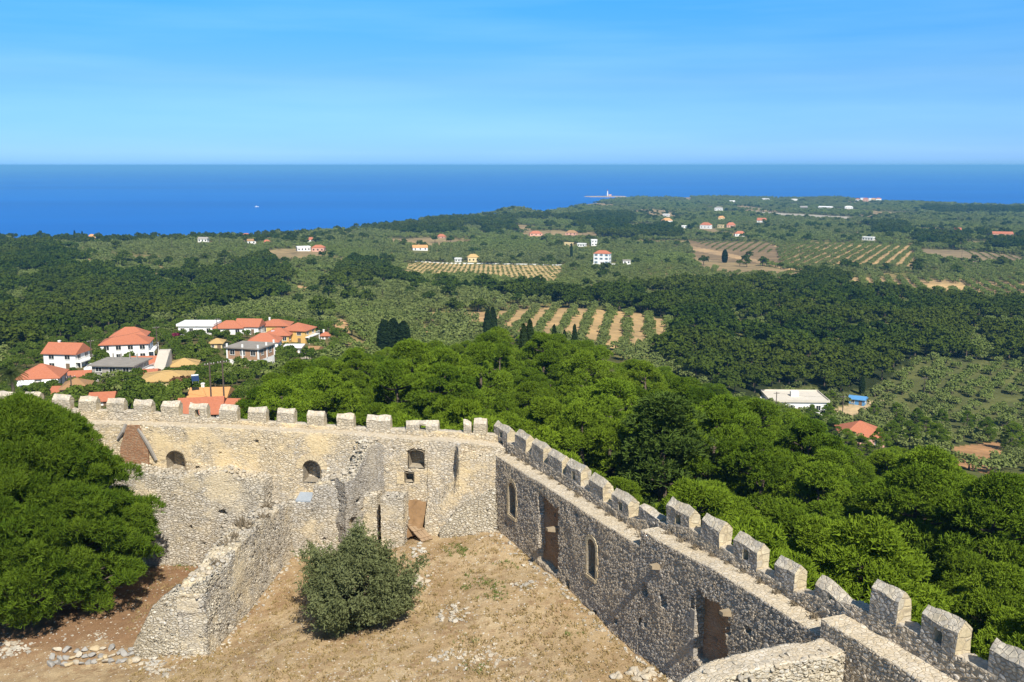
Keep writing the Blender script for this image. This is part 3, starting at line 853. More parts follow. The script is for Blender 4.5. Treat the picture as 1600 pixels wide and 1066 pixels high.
# far houses on the plain: label, centre x, base y, width, height, roof kind, roof height, wall, tile
FARH = [
 ("white three storey house with a red roof and blue windows beside the dry field", 941, 413, 27, 17, 'hip', 5, M_white, M_tile, 3, 3),
 ("cream house with an ochre hipped roof at the top of the dry field", 739, 410, 20, 8, 'hip', 5, M_cream, M_tile_y, 3, 1),
 ("small white hut beside the cream house at the dry field", 716, 410, 10, 5, 'flat', 1, M_white, M_white, 2, 1),
 ("low white house with a long faded red roof among the groves above the dry field", 656, 392, 26, 5, 'gable', 4, M_white, M_tile_o, 3, 1),
 ("pink house with a red roof, right one of a group of three above the village", 498, 394, 21, 7, 'hip', 4, M_pink, M_tile, 3, 1),
 ("white flat roofed house beside the pink house above the village", 474, 393, 22, 6, 'flat', 1, M_white, M_white, 4, 1),
 ("small red roofed house behind the pink house above the village", 486, 379, 10, 4, 'hip', 4, M_white, M_tile, 2, 1),
 ("white house with a dull red roof by a round green tree near the left shore", 393, 382, 14, 5, 'gable', 3, M_white, M_tile_b, 2, 1),
 ("tiny red roofed house right of the round green tree near the left shore", 417, 381, 10, 3, 'hip', 3, M_pink, M_tile, 2, 1),
 ("orange house with a red hipped roof beside two umbrella pines", 144, 376, 10, 6, 'hip', 3, M_ochre, M_tile_o, 2, 1),
 ("white pitched house on the rise left of the round green tree", 318, 379, 15, 5, 'gable', 3, M_white, M_concrete, 3, 1),
 ("small white house on the skyline of the left shore", 292, 368, 9, 3, 'flat', 1, M_white, M_white, 2, 1),
 ("low pink roofed house on the skyline of the left shore", 382, 370, 13, 3, 'gable', 2, M_white, M_tile, 2, 1),
 ("white house above the pale shore cliff", 537, 357, 14, 3, 'flat', 1, M_white, M_white, 3, 1),
 ("small red roofed house among trees above the long white fence", 690, 373, 13, 3, 'hip', 4, M_pink, M_tile, 2, 1),
 ("red roofed house half buried in the far wood", 837, 369, 22, 4, 'hip', 4, M_pink, M_tile, 3, 1),
 ("brown roofed house in the far wood behind the white tower house", 893, 368, 19, 4, 'hip', 4, M_pink, M_tile_b, 3, 1),
 ("white tower like house behind the three storey house", 928, 385, 10, 9, 'flat', 1, M_white, M_white, 2, 2),
 ("long low white building left of the white tower like house", 909, 386, 13, 4, 'flat', 1, M_white, M_white, 3, 1),
 ("small white pavilion right of the three storey house", 979, 413, 13, 5, 'flat', 1, M_white, M_concrete, 2, 1),
 ("low tan building left of the long low white building", 889, 384, 14, 3, 'flat', 1, M_cream, M_cream, 2, 1),
 ("orange roofed house in open groves near the right plain's first row of houses", 1042, 349, 18, 4, 'hip', 4, M_white, M_tile_o, 3, 1),
 ("white house behind the orange roofed house in open groves", 1041, 339, 10, 3, 'flat', 1, M_white, M_white, 2, 1),
 ("white house near the shore below the lighthouse", 951, 313, 10, 2.5, 'flat', .8, M_white, M_white, 2, 1),
 ("white two storey house alone in the far groves", 1123, 330, 13, 4.5, 'hip', 2, M_white, M_concrete, 3, 1),
 ("tan house behind the white house with the red roof", 1127, 343, 11, 2.5, 'hip', 2.5, M_cream, M_tile_o, 2, 1),
 ("white house with a red hipped roof, first of the hamlet on the plain", 1103, 358, 17, 6, 'hip', 4, M_white, M_tile, 3, 1),
 ("pink house with a red roof, middle of the hamlet on the plain", 1142, 356, 15, 4, 'hip', 4, M_pink, M_tile, 3, 1),
 ("red roofed house behind the hamlet on the plain", 1190, 348, 14, 3, 'gable', 4, M_white, M_tile, 2, 1),
 ("white house with a bright red roof above the ploughed field", 1156, 370, 18, 4.5, 'hip', 4, M_white, M_tile, 3, 1),
 ("tan shed in the middle of the hamlet on the plain", 1126, 357, 9, 4, 'flat', .8, M_cream, M_cream, 2, 1),
 ("white shed at the end of the hamlet on the plain", 1069, 357, 9, 3, 'flat', .8, M_white, M_white, 2, 1),
 ("grey house beside two dark trees in the far groves", 1256, 328, 11, 3.5, 'gable', 2, M_concrete, M_concrete, 2, 1),
 ("small white house with three chimneys in the farthest groves", 1241, 315, 9, 2.5, 'flat', .8, M_white, M_white, 2, 1),
 ("very long white shed in the far groves", 1290, 326, 20, 2, 'gable', 1.2, M_white, M_white, 4, 1),
 ("white house right of the very long white shed", 1326, 327, 13, 3, 'hip', 1.5, M_white, M_white, 3, 1),
 ("low white house on the farthest rise", 1197, 313, 12, 1.6, 'flat', .6, M_white, M_white, 3, 1),
 ("grey house in the farthest groves beyond the white two storey house", 1144, 318, 9, 2.5, 'gable', 1.5, M_concrete, M_white, 2, 1),
 ("white pergola building in dark groves at the plain's middle", 1357, 376, 17, 4, 'flat', .8, M_white, M_white, 4, 1),
 ("white house with a red gable roof at the right edge of the far wood", 1496, 366, 10, 6, 'gable', 3, M_white, M_tile, 2, 1),
 ("low red house left of the white gabled house at the far wood", 1482, 367, 13, 4, 'hip', 2, M_pink, M_tile, 2, 1),
 ("long pink house with a red roof at the right border of the far wood", 1565, 371, 30, 5, 'gable', 3, M_pink, M_tile, 5, 1),
]
for i, (lb, cx, by, wf, hp, rk, rp, wm, tm, c, rws) in enumerate(FARH):
    H(lb, cx, by, wf * .9, wf * .55 * terrain_hit(cx, by)[1] / 1580, hp, rk, rp, (-14, 10, -22, 6)[i % 4], wm, tm, c, rws, 'blue' if i == 0 else None, fine=(i == 0), dy=0.5, over=.3)
# hamlet far away on the right, by the shore
hl = ["red roofed", "white walled", "tall pink", "low white", "cream", "wide red roofed", "grey roofed", "flat white"]
hp_ = ["at the near end", "second from the near end", "at the highest spot", "before the tall pink house", "in the middle", "after the middle", "before the last", "at the far end"]
for i in range(8):
    H(f"tiny {hl[i]} house {hp_[i]} of the shore hamlet", 1340 + i * 6.2 + (i % 2) * 1.5, 314 + (i % 3) * .5, 5.5 + (i % 3), 6 * 2800 / 1580 * .6, 2.2 + (i % 3) * .8, ('hip', 'flat', 'hip', 'flat', 'hip', 'hip', 'gable', 'flat')[i], 1.4, (-12, 9)[i % 2],
      (M_white, M_white, M_pink, M_white, M_cream, M_white, M_cream, M_white)[i], (M_tile, M_white, M_tile, M_white, M_tile_o, M_tile, M_concrete, M_white)[i], 2, 1, None, False, dy=0.3, over=.2, group="houses of the far shore hamlet")

# white field wall along the top of the dry field
def field_wall(pts, hpx, label, mat):
    P = [terrain_hit(x, y) for x, y in pts]
    o0 = P[0]; mb = MB()
    for a, b in zip(P[:-1], P[1:]):
        d = b - a; n = np.array([-d[1], d[0]]); n = n / np.linalg.norm(n) * .2
        hh = hpx * a[1] / 1580
        vs = [(p[0] - o0[0] + sg * n[0], p[1] - o0[1] + sg * n[1], p[2] - o0[2] + z) for p in (a, b) for sg in (-1, 1) for z in (-2, hh)]
        mb.add(vs, [(0, 1, 3, 2), (4, 6, 7, 5), (0, 4, 5, 1), (2, 3, 7, 6), (1, 5, 7, 3), (0, 2, 6, 4)])
    o = mb.build("field_wall", mat, None, tuple(o0)); tag(o, label, "wall")
field_wall([(648, 409), (690, 412), (746, 412.8), (800, 413.5), (878, 415)], 1.6, "long low white wall along the top of the dry field", M_white)
field_wall([(890, 412), (925, 413.5), (960, 413.8), (1000, 414)], 1.8, "short white wall in front of the three storey house", M_white)

# lighthouse on the farthest point
lp = terrain_hit(950, 307)
lz = dist_for(306.5, -(SEA_Z + 3 - CAM_Z)); lx = (950.0 - 800) / 1580 * lz
rock = MB()
rr = random.Random(4)
nn = 26
top = [(math.cos(2 * math.pi * i / nn) * 90 * rr.uniform(.8, 1.15), math.sin(2 * math.pi * i / nn) * 40 * rr.uniform(.8, 1.15)) for i in range(nn)]
rock.add([(x, y, -4) for x, y in top] + [(x * .8, y * .8, 2.2 + rr.uniform(-.6, .8)) for x, y in top] + [(0, 0, 3.5)], [(i, (i + 1) % nn, nn + (i + 1) % nn, nn + i) for i in range(nn)] + [(nn + i, nn + (i + 1) % nn, 2 * nn) for i in range(nn)])
o = rock.build("islet", plain("shore_rock", (.36, .28, .22), .95, .1, .2, .05), None, (lx, lz, SEA_Z)); tag(o, kind='structure')
lt = empty("lighthouse", (lx, lz, SEA_Z + 3)); tag(lt, "tiny white lighthouse on the islet off the far point", "lighthouse")
b = MB(); b.tube([(0, 0, 0), (0, 0, 14), (0, 0, 18)], [2.6, 2.0, 1.9], 12); b.build("tower", M_white, lt)
b = MB(); b.tube([(0, 0, 18.003), (0, 0, 18.6)], [2.6, 2.6], 12); b.tube([(0, 0, 18.6), (0, 0, 21)], [1.3, 1.3], 10); b.tube([(0, 0, 21), (0, 0, 22.6)], [1.5, .1], 10); b.build("lantern_room", M_tile, lt)
b = MB(); b.box(4, 14, -3, 3, -1, 4); b.prism([(-3.4, 4.003), (3.4, 4.003), (0, 6)], 3.6, 14.4, 0); b.build("keeper_house", M_pink, lt)

# motor boat out at sea
d = ray(401, 323.5); bd = (CAM_Z - SEA_Z) / -d[2]
bt = empty("motor_boat", (d[0] * bd, d[1] * bd, SEA_Z), 0.35); tag(bt, "lone white motor boat on the open sea", "boat")
b = MB()
prof = [(-5, 1.5, .0), (-2, 1.8, 0), (2, 1.7, .1), (4, 1.1, .3), (5.6, .05, .6)]
vs = []
for x, hw, z in prof: vs += [(x, -hw, 1.2 + z), (x, -hw * .6, -.3), (x, hw * .6, -.3), (x, hw, 1.2 + z)]
fs = []
for i in range(4):
    for j in range(3): fs.append((i * 4 + j, i * 4 + j + 1, i * 4 + 5 + j, i * 4 + 4 + j))
    fs.append((i * 4 + 3, i * 4, i * 4 + 4, i * 4 + 7))
fs += [(3, 2, 1, 0), (16, 17, 18, 19)]
b.add(vs, fs); b.build("hull", M_white, bt)
b = MB(); b.box(-2.5, 1.5, -1.1, 1.1, 1.2, 2.6); b.box(-2.8, 1.2, -1.25, 1.25, 2.603, 2.8); b.build("cabin", M_white, bt)
b = MB(); b.box(1.503, 1.52, -.9, .9, 1.7, 2.45); b.build("windscreen", M_glass, bt)

# utility poles with cross arms and lines
POLES = []
def pole(px, ptop, pbase, label, arm=True, lean=0.0, group=None):
    p = terrain_hit(px, pbase)
    hgt = (pbase - ptop) * p[1] / 1580 * 1.03
    o = empty("utility_pole", p, -math.atan2(p[0], p[1]) + .4); tag(o, label, "utility pole", group)
    m = MB(); m.tube([(0, 0, -1), (0, 0, hgt)], [.17, .12], 8); m.build("pole", M_pole, o)
    if arm:
        m = MB(); m.box(-.9, .9, -.06, .06, hgt - .5, hgt - .36); m.build("cross_arm", M_pole, o)
        for x in (-.75, -.3, .3, .75):
            m = MB(); m.tube([(x, 0, hgt - .36), (x, 0, hgt - .18)], [.05, .04], 6); m.build("insulator", M_frame, o)
    POLES.append((p[0], p[1], p[2] + hgt - .2))
pole(331, 563, 642, "left wooden pole of the close pair behind the merlons")
pole(351, 560, 640, "right wooden pole of the close pair, with a transformer arm")
pole(113, 585, 624, "wooden pole beside the brown roofed shed")
pole(144, 530, 574, "wooden pole at the gable of the white house with the balcony")
pole(247, 509, 562, "wooden pole beside the sloping retaining wall")
pole(340, 497, 527, "thin pole behind the white flat roofed house")
pole(1212, 611, 648, "wooden pole in front of the long white building among the pines")
pole(1316, 617, 652, "wooden pole between the blue shed and the white building")
pole(1443, 588, 625, "wooden pole in the groves right of the blue shed")
pole(1327, 578, 604, "wooden pole at the lower edge of the dark wood")
pole(269, 368, 391, "thin pole on the slope below the left shore", False)
pole(344, 370, 390, "thin pole right of the white pitched house on the rise", False)
pole(1502, 389, 411, "thin pole at the far brown field", False)
pole(1527, 409, 428, "thin pole in front of the far brown field", False)
def wire(a, b, name_label, off=0.0):
    m = MB(); pts = []
    A, B = Vector(a), Vector(b); L = (B - A).length
    for i in range(9):
        t = i / 8; p = A.lerp(B, t); p.z -= 4 * t * (1 - t) * L * .025; p.x += off; pts.append(p - A)
    m.tube(pts, [.025] * 9, 4)
    o = m.build("power_line", M_pole, None, a); tag(o, name_label, "power line")
wire(POLES[0], POLES[4], "sagging power line from the close pair to the pole by the retaining wall")
wire(POLES[1], POLES[2], "sagging power line from the close pair to the pole by the shed")
wire(POLES[4], POLES[3], "sagging power line from the retaining wall to the gabled house")
wire(POLES[4], POLES[5], "sagging power line climbing to the pole behind the flat roofed house")
wire(POLES[6], POLES[7], "sagging power line from the white building to the blue shed pole")
wire(POLES[7], POLES[8], "sagging power line from the blue shed pole into the groves")
# ------------------------------------------------------------------ the castle
class Frame:
    """x along the wall, y into the wall away from its seen face, z up"""
    def __init__(s, o, h):
        s.o = np.array([o[0], o[1], 0.0]); s.h = R(h)
        s.x = np.array([math.sin(s.h), math.cos(s.h), 0]); s.y = np.array([-math.cos(s.h), math.sin(s.h), 0])
        s.rz = math.pi / 2 - s.h
    def sz(s, px, py, y=0.0):
        d = ray(px, py); c = np.array([0, 0, CAM_Z])
        k = (y - s.y.dot(c - s.o)) / s.y.dot(d)
        p = c + d * k
        return s.x.dot(p - s.o), p[2]
    def sx(s, px, y=0.0, py=750): return s.sz(px, py, y)[0]
    def w(s, x, y, z): return s.o + s.x * x + s.y * y + np.array([0, 0, z])
    def loc(s, X, Y):
        v = np.array([X, Y, 0]) - s.o
        return s.x.dot(v), s.y.dot(v)

_c = at_depth(775, 822, 60.0)
FL = Frame(_c, 96.5)     # left curtain, s < 0 to the left of the corner
FR = Frame(_c, 155.65)   # right curtain, s > 0 towards the camera

M_left = masonry("pale_rubble_masonry", [(.70, .62, .49), (.36, .325, .27), (.64, .56, .43), (.50, .455, .38), (.74, .67, .55), (.56, .47, .33), (.31, .285, .25)], (.46, .38, .26), .26, .12, (.62, .48, .27), .55, .10, .09, .35, patch=1.0)
M_low = masonry("coursed_rubble", [(.66, .60, .50), (.40, .375, .33), (.60, .54, .44), (.50, .47, .41), (.70, .65, .56), (.34, .32, .285)], (.33, .28, .20), .28, .115, (.60, .49, .31), .35, .12, .10, .35, patch=.8)
M_shadeface = masonry("shade_grey_coursed_rubble", [(.46, .43, .385), (.30, .285, .26), (.42, .39, .34), (.36, .345, .32), (.52, .49, .44)], (.26, .225, .175), .28, .10, (.44, .37, .26), .3, .10, .10, .3, patch=.4)  # grey coursed stone, toned darker to paint in the shade of the ragged wall's face
M_right = masonry("grey_cobble_masonry", [(.56, .51, .44), (.35, .32, .28), (.51, .44, .34), (.45, .42, .375), (.65, .59, .50), (.47, .42, .35), (.27, .25, .22)], (.345, .28, .20), .23, .14, (.50, .39, .25), .5, .08, .11, .25, patch=.55)
M_white_r = masonry("white_rubble", [(.72, .68, .60), (.52, .48, .40), (.58, .53, .42), (.56, .53, .46), (.44, .40, .33)], (.42, .36, .26), .25, .14, (.60, .50, .33), .3, .16, .12, .1)
M_merlon = masonry("squared_merlon_stone", [(.54, .48, .38), (.32, .295, .25), (.58, .51, .39), (.46, .42, .35)], (.40, .34, .25), .22, .13, (.56, .45, .27), .5, .05, .09, .4, disp=False)
M_rmer = masonry("grey_merlon_stone", [(.54, .51, .46), (.36, .34, .31), (.50, .44, .35), (.44, .42, .39), (.62, .57, .50)], (.32, .27, .21), .21, .135, (.50, .40, .27), .45, .05, .10, .25, disp=False)
M_end = masonry("beige_quoin_stone", [(.56, .46, .29), (.48, .40, .26), (.60, .51, .35), (.44, .39, .30)], (.40, .32, .21), .45, .36, (.54, .42, .24), .4, .02, .05, .3, disp=False)
M_cope = masonry("pale_coping", [(.58, .52, .42), (.42, .385, .33), (.62, .56, .45), (.50, .43, .31)], (.48, .41, .31), .22, .22, (.56, .44, .28), .4, .025, .05, .5, disp=False)
M_walk = masonry("dusty_stone_walkway", [(.60, .53, .42), (.52, .45, .34), (.64, .58, .48), (.46, .40, .31)], (.50, .41, .28), .19, .19, (.52, .42, .27), .6, .03, .07, .25)
M_brick = masonry("old_red_brick", [(.33, .15, .075), (.26, .12, .065), (.38, .20, .11), (.28, .14, .08)], (.30, .21, .14), .24, .08, (.34, .20, .10), .4, .03, .1, .1, disp=False)
M_brown = masonry("brown_brick_fill", [(.38, .205, .105), (.27, .15, .085), (.46, .28, .16), (.32, .20, .12)], (.30, .20, .12), .24, .09, (.36, .22, .12), .5, .05, .12, .25, patch=.7)
M_dress = masonry("dressed_pale_stone", [(.60, .49, .31), (.54, .43, .27), (.64, .54, .36)], (.48, .38, .25), .5, .4, (.58, .45, .25), .4, .02, .05, .15, disp=False)

def slab(name, frame, s0, s1, zb, zt, thick, mat, res=.09, y0=0.0, niches=(), rough=0.0, parent=None, seed=1, rag=0.0, tres=None, backz=None, endrag=0.0, holes=0, cols=None, front=None):
    """a wall of real thickness. zb, zt: functions of s. niches: (kind, sc, zc, w, h, depth)"""
    ns = max(2, int((s1 - s0) / res)); S = np.linspace(s0, s1, ns + 1)
    ZT, ZB = np.array([zt(s) for s in S]), np.array([zb(s) for s in S])
    if rag: ZT = ZT + (fbm(S * 1.3, S * 0 + seed, seed, 4) - .5) * rag * 2 + (vnoise(S * 3.3, S * 0 + 2.2, seed + 5) - .5) * rag * .5
    nz = max(3, int((ZT - ZB).max() / res)); nt = max(2, int(thick / (tres or res)))
    K = np.linspace(0, 1, nz + 1)
    Zf = ZB[:, None] + (ZT - ZB)[:, None] * K[None]
    Sf = np.repeat(S[:, None], nz + 1, 1)
    Yf = np.zeros_like(Zf)
    nr = list(niches)
    rh = random.Random(seed * 7 + 1)
    for i in range(holes):
        ss = rh.uniform(s0 + .4, s1 - .4); f = rh.uniform(.12, .86)
        zz = zb(ss) + (zt(ss) - zb(ss)) * f
        nr.append(('rect', ss, zz, rh.uniform(.2, .36), rh.uniform(.18, .30), rh.uniform(.6, .85)))
    if front is not None: Yf = front(Sf, Zf)
    if rough: Yf = Yf + (fbm(Sf * .8, Zf * .8, seed, 4) - .5) * rough
    for nch in nr:
        kind, sc, zc, w, h, dep = nch
        a = np.abs(Sf - sc) < w / 2
        if kind == 'rect': ins = a & (np.abs(Zf - zc) < h / 2)
        elif kind == 'arch':   # zc: middle of the whole opening
            zs = zc + h / 2 - w / 2
            ins = (a & (Zf > zc - h / 2) & (Zf <= zs)) | (((Sf - sc) ** 2 + (Zf - zs) ** 2 < (w / 2) ** 2) & (Zf > zs))
        elif kind == 'seg':
            zs = zc + h / 2 - w * .22
            ins = (a & (Zf > zc - h / 2) & (Zf <= zs)) | ((((Sf - sc) / (w / 2)) ** 2 + ((Zf - zs) / (w * .22)) ** 2 < 1) & (Zf > zs))
        elif kind == 'rag':
            ins = (np.abs(Sf - sc + (fbm(Zf * 1.7, Sf * .2, seed + 31, 3) - .5) * .35) < w / 2) & (np.abs(Zf - zc + (fbm(Sf * 1.7, Zf * .2, seed + 37, 3) - .5) * .4) < h / 2)
        elif kind == 'rough':
            ins = (((Sf - sc) / (w / 2)) ** 2 + ((Zf - zc) / (h / 2)) ** 2 + (fbm(Sf * 2, Zf * 2, seed + 3, 3) - .5) * 2.2) < 1
        Yf = np.where(ins, np.maximum(Yf, dep), Yf)
    # loop: front up, top back, back down
    T = np.linspace(0, thick, nt + 1)[1:-1]
    St = np.repeat(S[:, None], len(T), 1); Yt = Yf[:, -1:] + (thick - Yf[:, -1:]) * (T[None] / thick)
    Zt = np.repeat(ZT[:, None], len(T), 1) + ((fbm(St * 1.1, Yt * 1.1, seed + 9, 3) - .5) * rag * 1.2 if rag else 0)
    Zbk = Zf[:, ::-1] if backz is None else (np.minimum(Zf, 1e9) * 0 + ZT[:, None] + (backz - ZT)[:, None] * K[None])
    P = np.concatenate([np.stack([Sf, Yf, Zf], -1), np.stack([St, Yt, Zt], -1), np.stack([Sf, np.full_like(Zbk, thick), Zbk], -1)], 1)
    if endrag:
        e = (fbm(P[..., 2] * 1.2, P[..., 1] * .7, seed + 21, 3) - .5) * endrag * 2
        k = np.clip((P[..., 0] - s0) / (1.5 * endrag + .01), 0, 1) * np.clip((s1 - P[..., 0]) / (1.5 * endrag + .01), 0, 1)
        P[..., 0] += e * (1 - k)
    m = P.shape[1]
    V = P.reshape(-1, 3); idx = np.arange(len(V)).reshape(ns + 1, m)
    F = np.stack([idx[:-1, :-1], idx[1:, :-1], idx[1:, 1:], idx[:-1, 1:]], -1).reshape(-1, 4)
    fm = np.zeros(len(F), int)
    if cols:   # faces of the top get the second material
        fm = np.zeros((ns, m - 1), int); fm[:, nz:nz + len(T) + 1] = 1; fm = fm.reshape(-1)
    # end caps: between front column and back column
    caps_V, caps_F, caps_M = [V], [F], [fm]; b = len(V)
    for e, flip in ((0, False), (ns, True)):
        fr = P[e, :nz + 1]; bk = P[e, -(nz + 1):][::-1]
        tt = np.linspace(0, 1, nt + 1)
        G = fr[None] * (1 - tt)[:, None, None] + bk[None] * tt[:, None, None]
        G[1:-1, -1] = P[e, nz + 1:nz + 1 + len(T)]
        gi = np.arange((nt + 1) * (nz + 1)).reshape(nt + 1, nz + 1) + b
        f = np.stack([gi[:-1, :-1], gi[:-1, 1:], gi[1:, 1:], gi[1:, :-1]], -1).reshape(-1, 4)
        if flip: f = f[:, ::-1]
        f = f[:, ::-1]
        caps_V.append(G.reshape(-1, 3)); caps_F.append(f); caps_M.append(np.zeros(len(f), int)); b += G.shape[0] * G.shape[1]
    V, F, FM = np.concatenate(caps_V), np.concatenate(caps_F), np.concatenate(caps_M)
    V[:, 1] += y0
    # weld
    key = np.round(V * 2000).astype(np.int64)
    _, first, inv = np.unique(key, axis=0, return_index=True, return_inverse=True)
    V, F = V[first], inv.reshape(-1)[F]
    ok = np.array([len(set(q)) == 4 for q in F.tolist()]); 
    me = np_mesh(name, V, F[ok], FM[ok], True)
    o = link_mesh(name, me, [mat] + ([cols] if cols else []), parent)
    if parent is None: o.location = tuple(frame.o); o.rotation_euler = (0, 0, frame.rz)
    return o

def interp_px(frame, pts, y=0.0):
    q = sorted(frame.sz(a, b, y) for a, b in pts)
    xs, zs = [p[0] for p in q], [p[1] for p in q]
    return lambda s: float(np.interp(s, xs, zs))

def root_at(name, frame, label, cat="wall"):
    o = empty(name, tuple(frame.o), frame.rz); tag(o, label, cat); return o

def merlon(frame, parent, s0, s1, z0, ze, y, thick=.58, hole=None, ridge=.3, broken=0.0, seed=0, label=None, face=None):
    """body of stone with a gabled coping; hole: (s0, s1, z0, z1) loophole"""
    rr = random.Random(seed * 13 + 5)
    mb = MB()
    j = lambda a: rr.uniform(-a, a)
    y0, y1 = y, y + thick; yr = y + thick * .5; zr = ze + ridge
    prof = [(y0, z0), (y1, z0), (y1, ze), (yr, zr), (y0, ze)]
    def piece(a, b, lo=None, hi=None):
        p = prof if lo is None else [(y0, lo), (y1, lo), (y1, ze), (yr, zr), (y0, ze)]
        if hi is not None: p = [(y0, z0), (y1, z0), (y1, hi), (y0, hi)]
        mb.prism(p, a, b)
    if hole is None: piece(s0, s1)
    else:
        a, b, lo, hi = hole
        piece(s0, a); piece(b, s1); piece(a, b, hi=lo); piece(a, b, lo=hi)
    me = mb.mesh("merlon")
    bm = bmesh.new(); bm.from_mesh(me)
    bm.normal_update()
    for f in bm.faces: f.material_index = 1 if (f.normal.z > .35 and f.calc_center_median().z > ze - .02) else (2 if abs(f.normal.x) > .8 else 0)
    for k_ in range(4):
        ed = [e for e in bm.edges if e.calc_length() > .2]
        if not ed: break
        bmesh.ops.subdivide_edges(bm, edges=ed, cuts=1, use_grid_fill=True)
    bmesh.ops.triangulate(bm, faces=[f for f in bm.faces if len(f.verts) > 4])
    for v in bm.verts:
        c = v.co
        n1 = (vnoise(np.array([c.x * 1.7 + seed]), np.array([c.z * 1.7 + c.y * 2]), 3)[0] - .5)
        n2 = (vnoise(np.array([c.x * 2.1 + 9]), np.array([c.z * 1.9 + c.y * 2 + seed]), 8)[0] - .5)
        if c.z > z0 + .05:
            v.co += Vector((n1 * .09 + rr.gauss(0, .006), n2 * .06 + rr.gauss(0, .006), (n1 + n2) * .08 + rr.gauss(0, .006)))
            if broken: v.co.z -= max(0, (c.x - s0) / (s1 - s0) - .35) * broken
    bm.to_mesh(me); bm.free()
    me.polygons.foreach_set("use_smooth", np.ones(len(me.polygons), bool)) if face is not None and False else None
    o = link_mesh("merlon", me, [face or M_merlon, M_cope, M_end], parent)
    if label: o['label'] = label
    return o

M_reveal = masonry("reveal_stone", [(.42, .37, .28), (.34, .30, .24), (.46, .40, .30)], (.30, .25, .18), .4, .3, (.45, .34, .2), .4, .02, .06, .2, disp=False)
def reveal(parent, nch, y0, inset=.05):
    '''smooth lining of an opening: jambs, vault and back'''
    kind, sc, zc, w, h, dep = nch
    w, h = w - 2 * inset, h - 2 * inset
    if kind == 'arch':
        zs = zc + h / 2 - w / 2; prof = [(sc - w / 2, zc - h / 2), (sc + w / 2, zc - h / 2)] + [(sc + w / 2 * math.cos(a), zs + w / 2 * math.sin(a)) for a in np.linspace(0, math.pi, 13)]
    elif kind == 'seg':
        zs = zc + h / 2 - w * .22; prof = [(sc - w / 2, zc - h / 2), (sc + w / 2, zc - h / 2)] + [(sc + w / 2 * math.cos(a), zs + w * .22 * math.sin(a)) for a in np.linspace(0, math.pi, 13)]
    else: prof = [(sc - w / 2, zc - h / 2), (sc + w / 2, zc - h / 2), (sc + w / 2, zc + h / 2), (sc - w / 2, zc + h / 2)]
    mb = MB(); n = len(prof); ys = [y0 - .03, y0 + dep * .5, y0 + dep - .08]
    vs = [(s, y, z) for y in ys for s, z in prof]
    fs = [(k * n + i, (k + 1) * n + i, (k + 1) * n + (i + 1) % n, k * n + (i + 1) % n) for k in range(2) for i in range(n)] + [tuple(2 * n + i for i in range(n))]
    mb.add(vs, fs); mb.build("reveal", M_reveal, parent)
M_corb = plain('worn_corbel_stone', (.34, .27, .18), .95, .05, .2, 3.0)
# ---------------- left curtain wall
LW = root_at("curtain_wall", FL, "long sunlit castle wall with merlons and arched windows, facing the courtyard on the left")
Y1, YP = 1.2, 2.25
ztl = interp_px(FL, [(-60, 648), (0, 652), (128, 661), (340, 669), (540, 679), (640, 687), (720, 692), (790, 700)], Y1)
ztp = interp_px(FL, [(-60, 634), (0, 636), (75, 637.6), (137, 641.6), (193, 642.6), (237, 646), (280, 650), (326, 655), (371, 658), (418, 660), (461, 662), (508, 666), (553, 669), (611, 671), (685, 674), (771, 680), (800, 683)], YP)
def nich(px0, py0, px1, py1, kind, dep, y=Y1, frame=FL):
    a = frame.sz(px0, (py0 + py1) / 2, y)[0]; b = frame.sz(px1, (py0 + py1) / 2, y)[0]
    m = (px0 + px1) / 2
    z1 = frame.sz(m, py0, y)[1]; z0 = frame.sz(m, py1, y)[1]
    return (kind, (a + b) / 2, (z0 + z1) / 2, b - a, z1 - z0, dep)
W1 = nich(259.5, 704, 290, 735, 'arch', 2.9); W2 = nich(473, 719, 501.5, 754, 'arch', 2.9)
W3 = nich(637.5, 702, 664, 732, 'seg', 2.6); W4 = nich(632, 738, 647.5, 754, 'rect', .9)
sl0 = FL.sx(-90, Y1)
slab("wall_face", FL, sl0, 1.2, lambda s: -4.0, ztl, 1.05, M_left, .085, Y1, [W1, W2, W3, W4, nich(398, 688, 403, 694, 'rect', .4), nich(413, 700, 416, 705, 'rect', .4), nich(342, 707, 345, 710, 'rect', .4)], .12, LW, 3, 0.05, holes=26, cols=M_walk)
slab("parapet", FL, sl0, 1.6, lambda s: ztl(s) - 1.15, ztp, .58, M_left, .12, YP, (), .05, LW, 5, 0.03, cols=M_cope)
slab("outer_face", FL, sl0, 2.0, lambda s: -14.0, lambda s: ztl(s) - 1.2, .5, M_left, .4, YP + 2.0, (), .1, LW, 6)
mer = [(-52, -26, 612, 636), (-8, 22, 611, 637), (38, 62, 613.5, 637.5), (82, 109.5, 617, 638.5), (124, 151, 619, 641.5), (167, 193.5, 622.5, 642.6), (208.5, 237, 625, 646), (252.5, 280, 627, 650), (295.5, 324, 630, 655), (343, 371, 633, 658),
       (388, 416, 636, 660), (433, 460, 638.5, 662), (480, 507, 642, 666), (526, 553, 646, 669), (573, 610, 648.5, 671), (634, 684, 657, 674), (724, 736, 655, 677), (740, 760, 654.5, 678)]
for i, (a, b, t, bs) in enumerate(mer):
    s0, s1 = FL.sx(a, YP, bs), FL.sx(b, YP, bs)
    z0 = ztp((s0 + s1) / 2) - .06; zt_ = FL.sz((a + b) / 2, t, YP + .3)[1] + .02
    ze = max(z0 + .25, zt_ - .3)
    hole = None
    if i == 8: hole = (s0 + (s1 - s0) * .35, s0 + (s1 - s0) * .6, z0 + .1, z0 + .65)
    if i == 15: hole = (s0 + (s1 - s0) * .42, s0 + (s1 - s0) * .62, z0 + .06, z0 + .5)
    merlon(FL, LW, s0, s1, z0, ze, YP - .01, .6, hole, zt_ - ze, .3 if i == 16 else 0.0, i, "merlon with a small loophole" if hole else None)

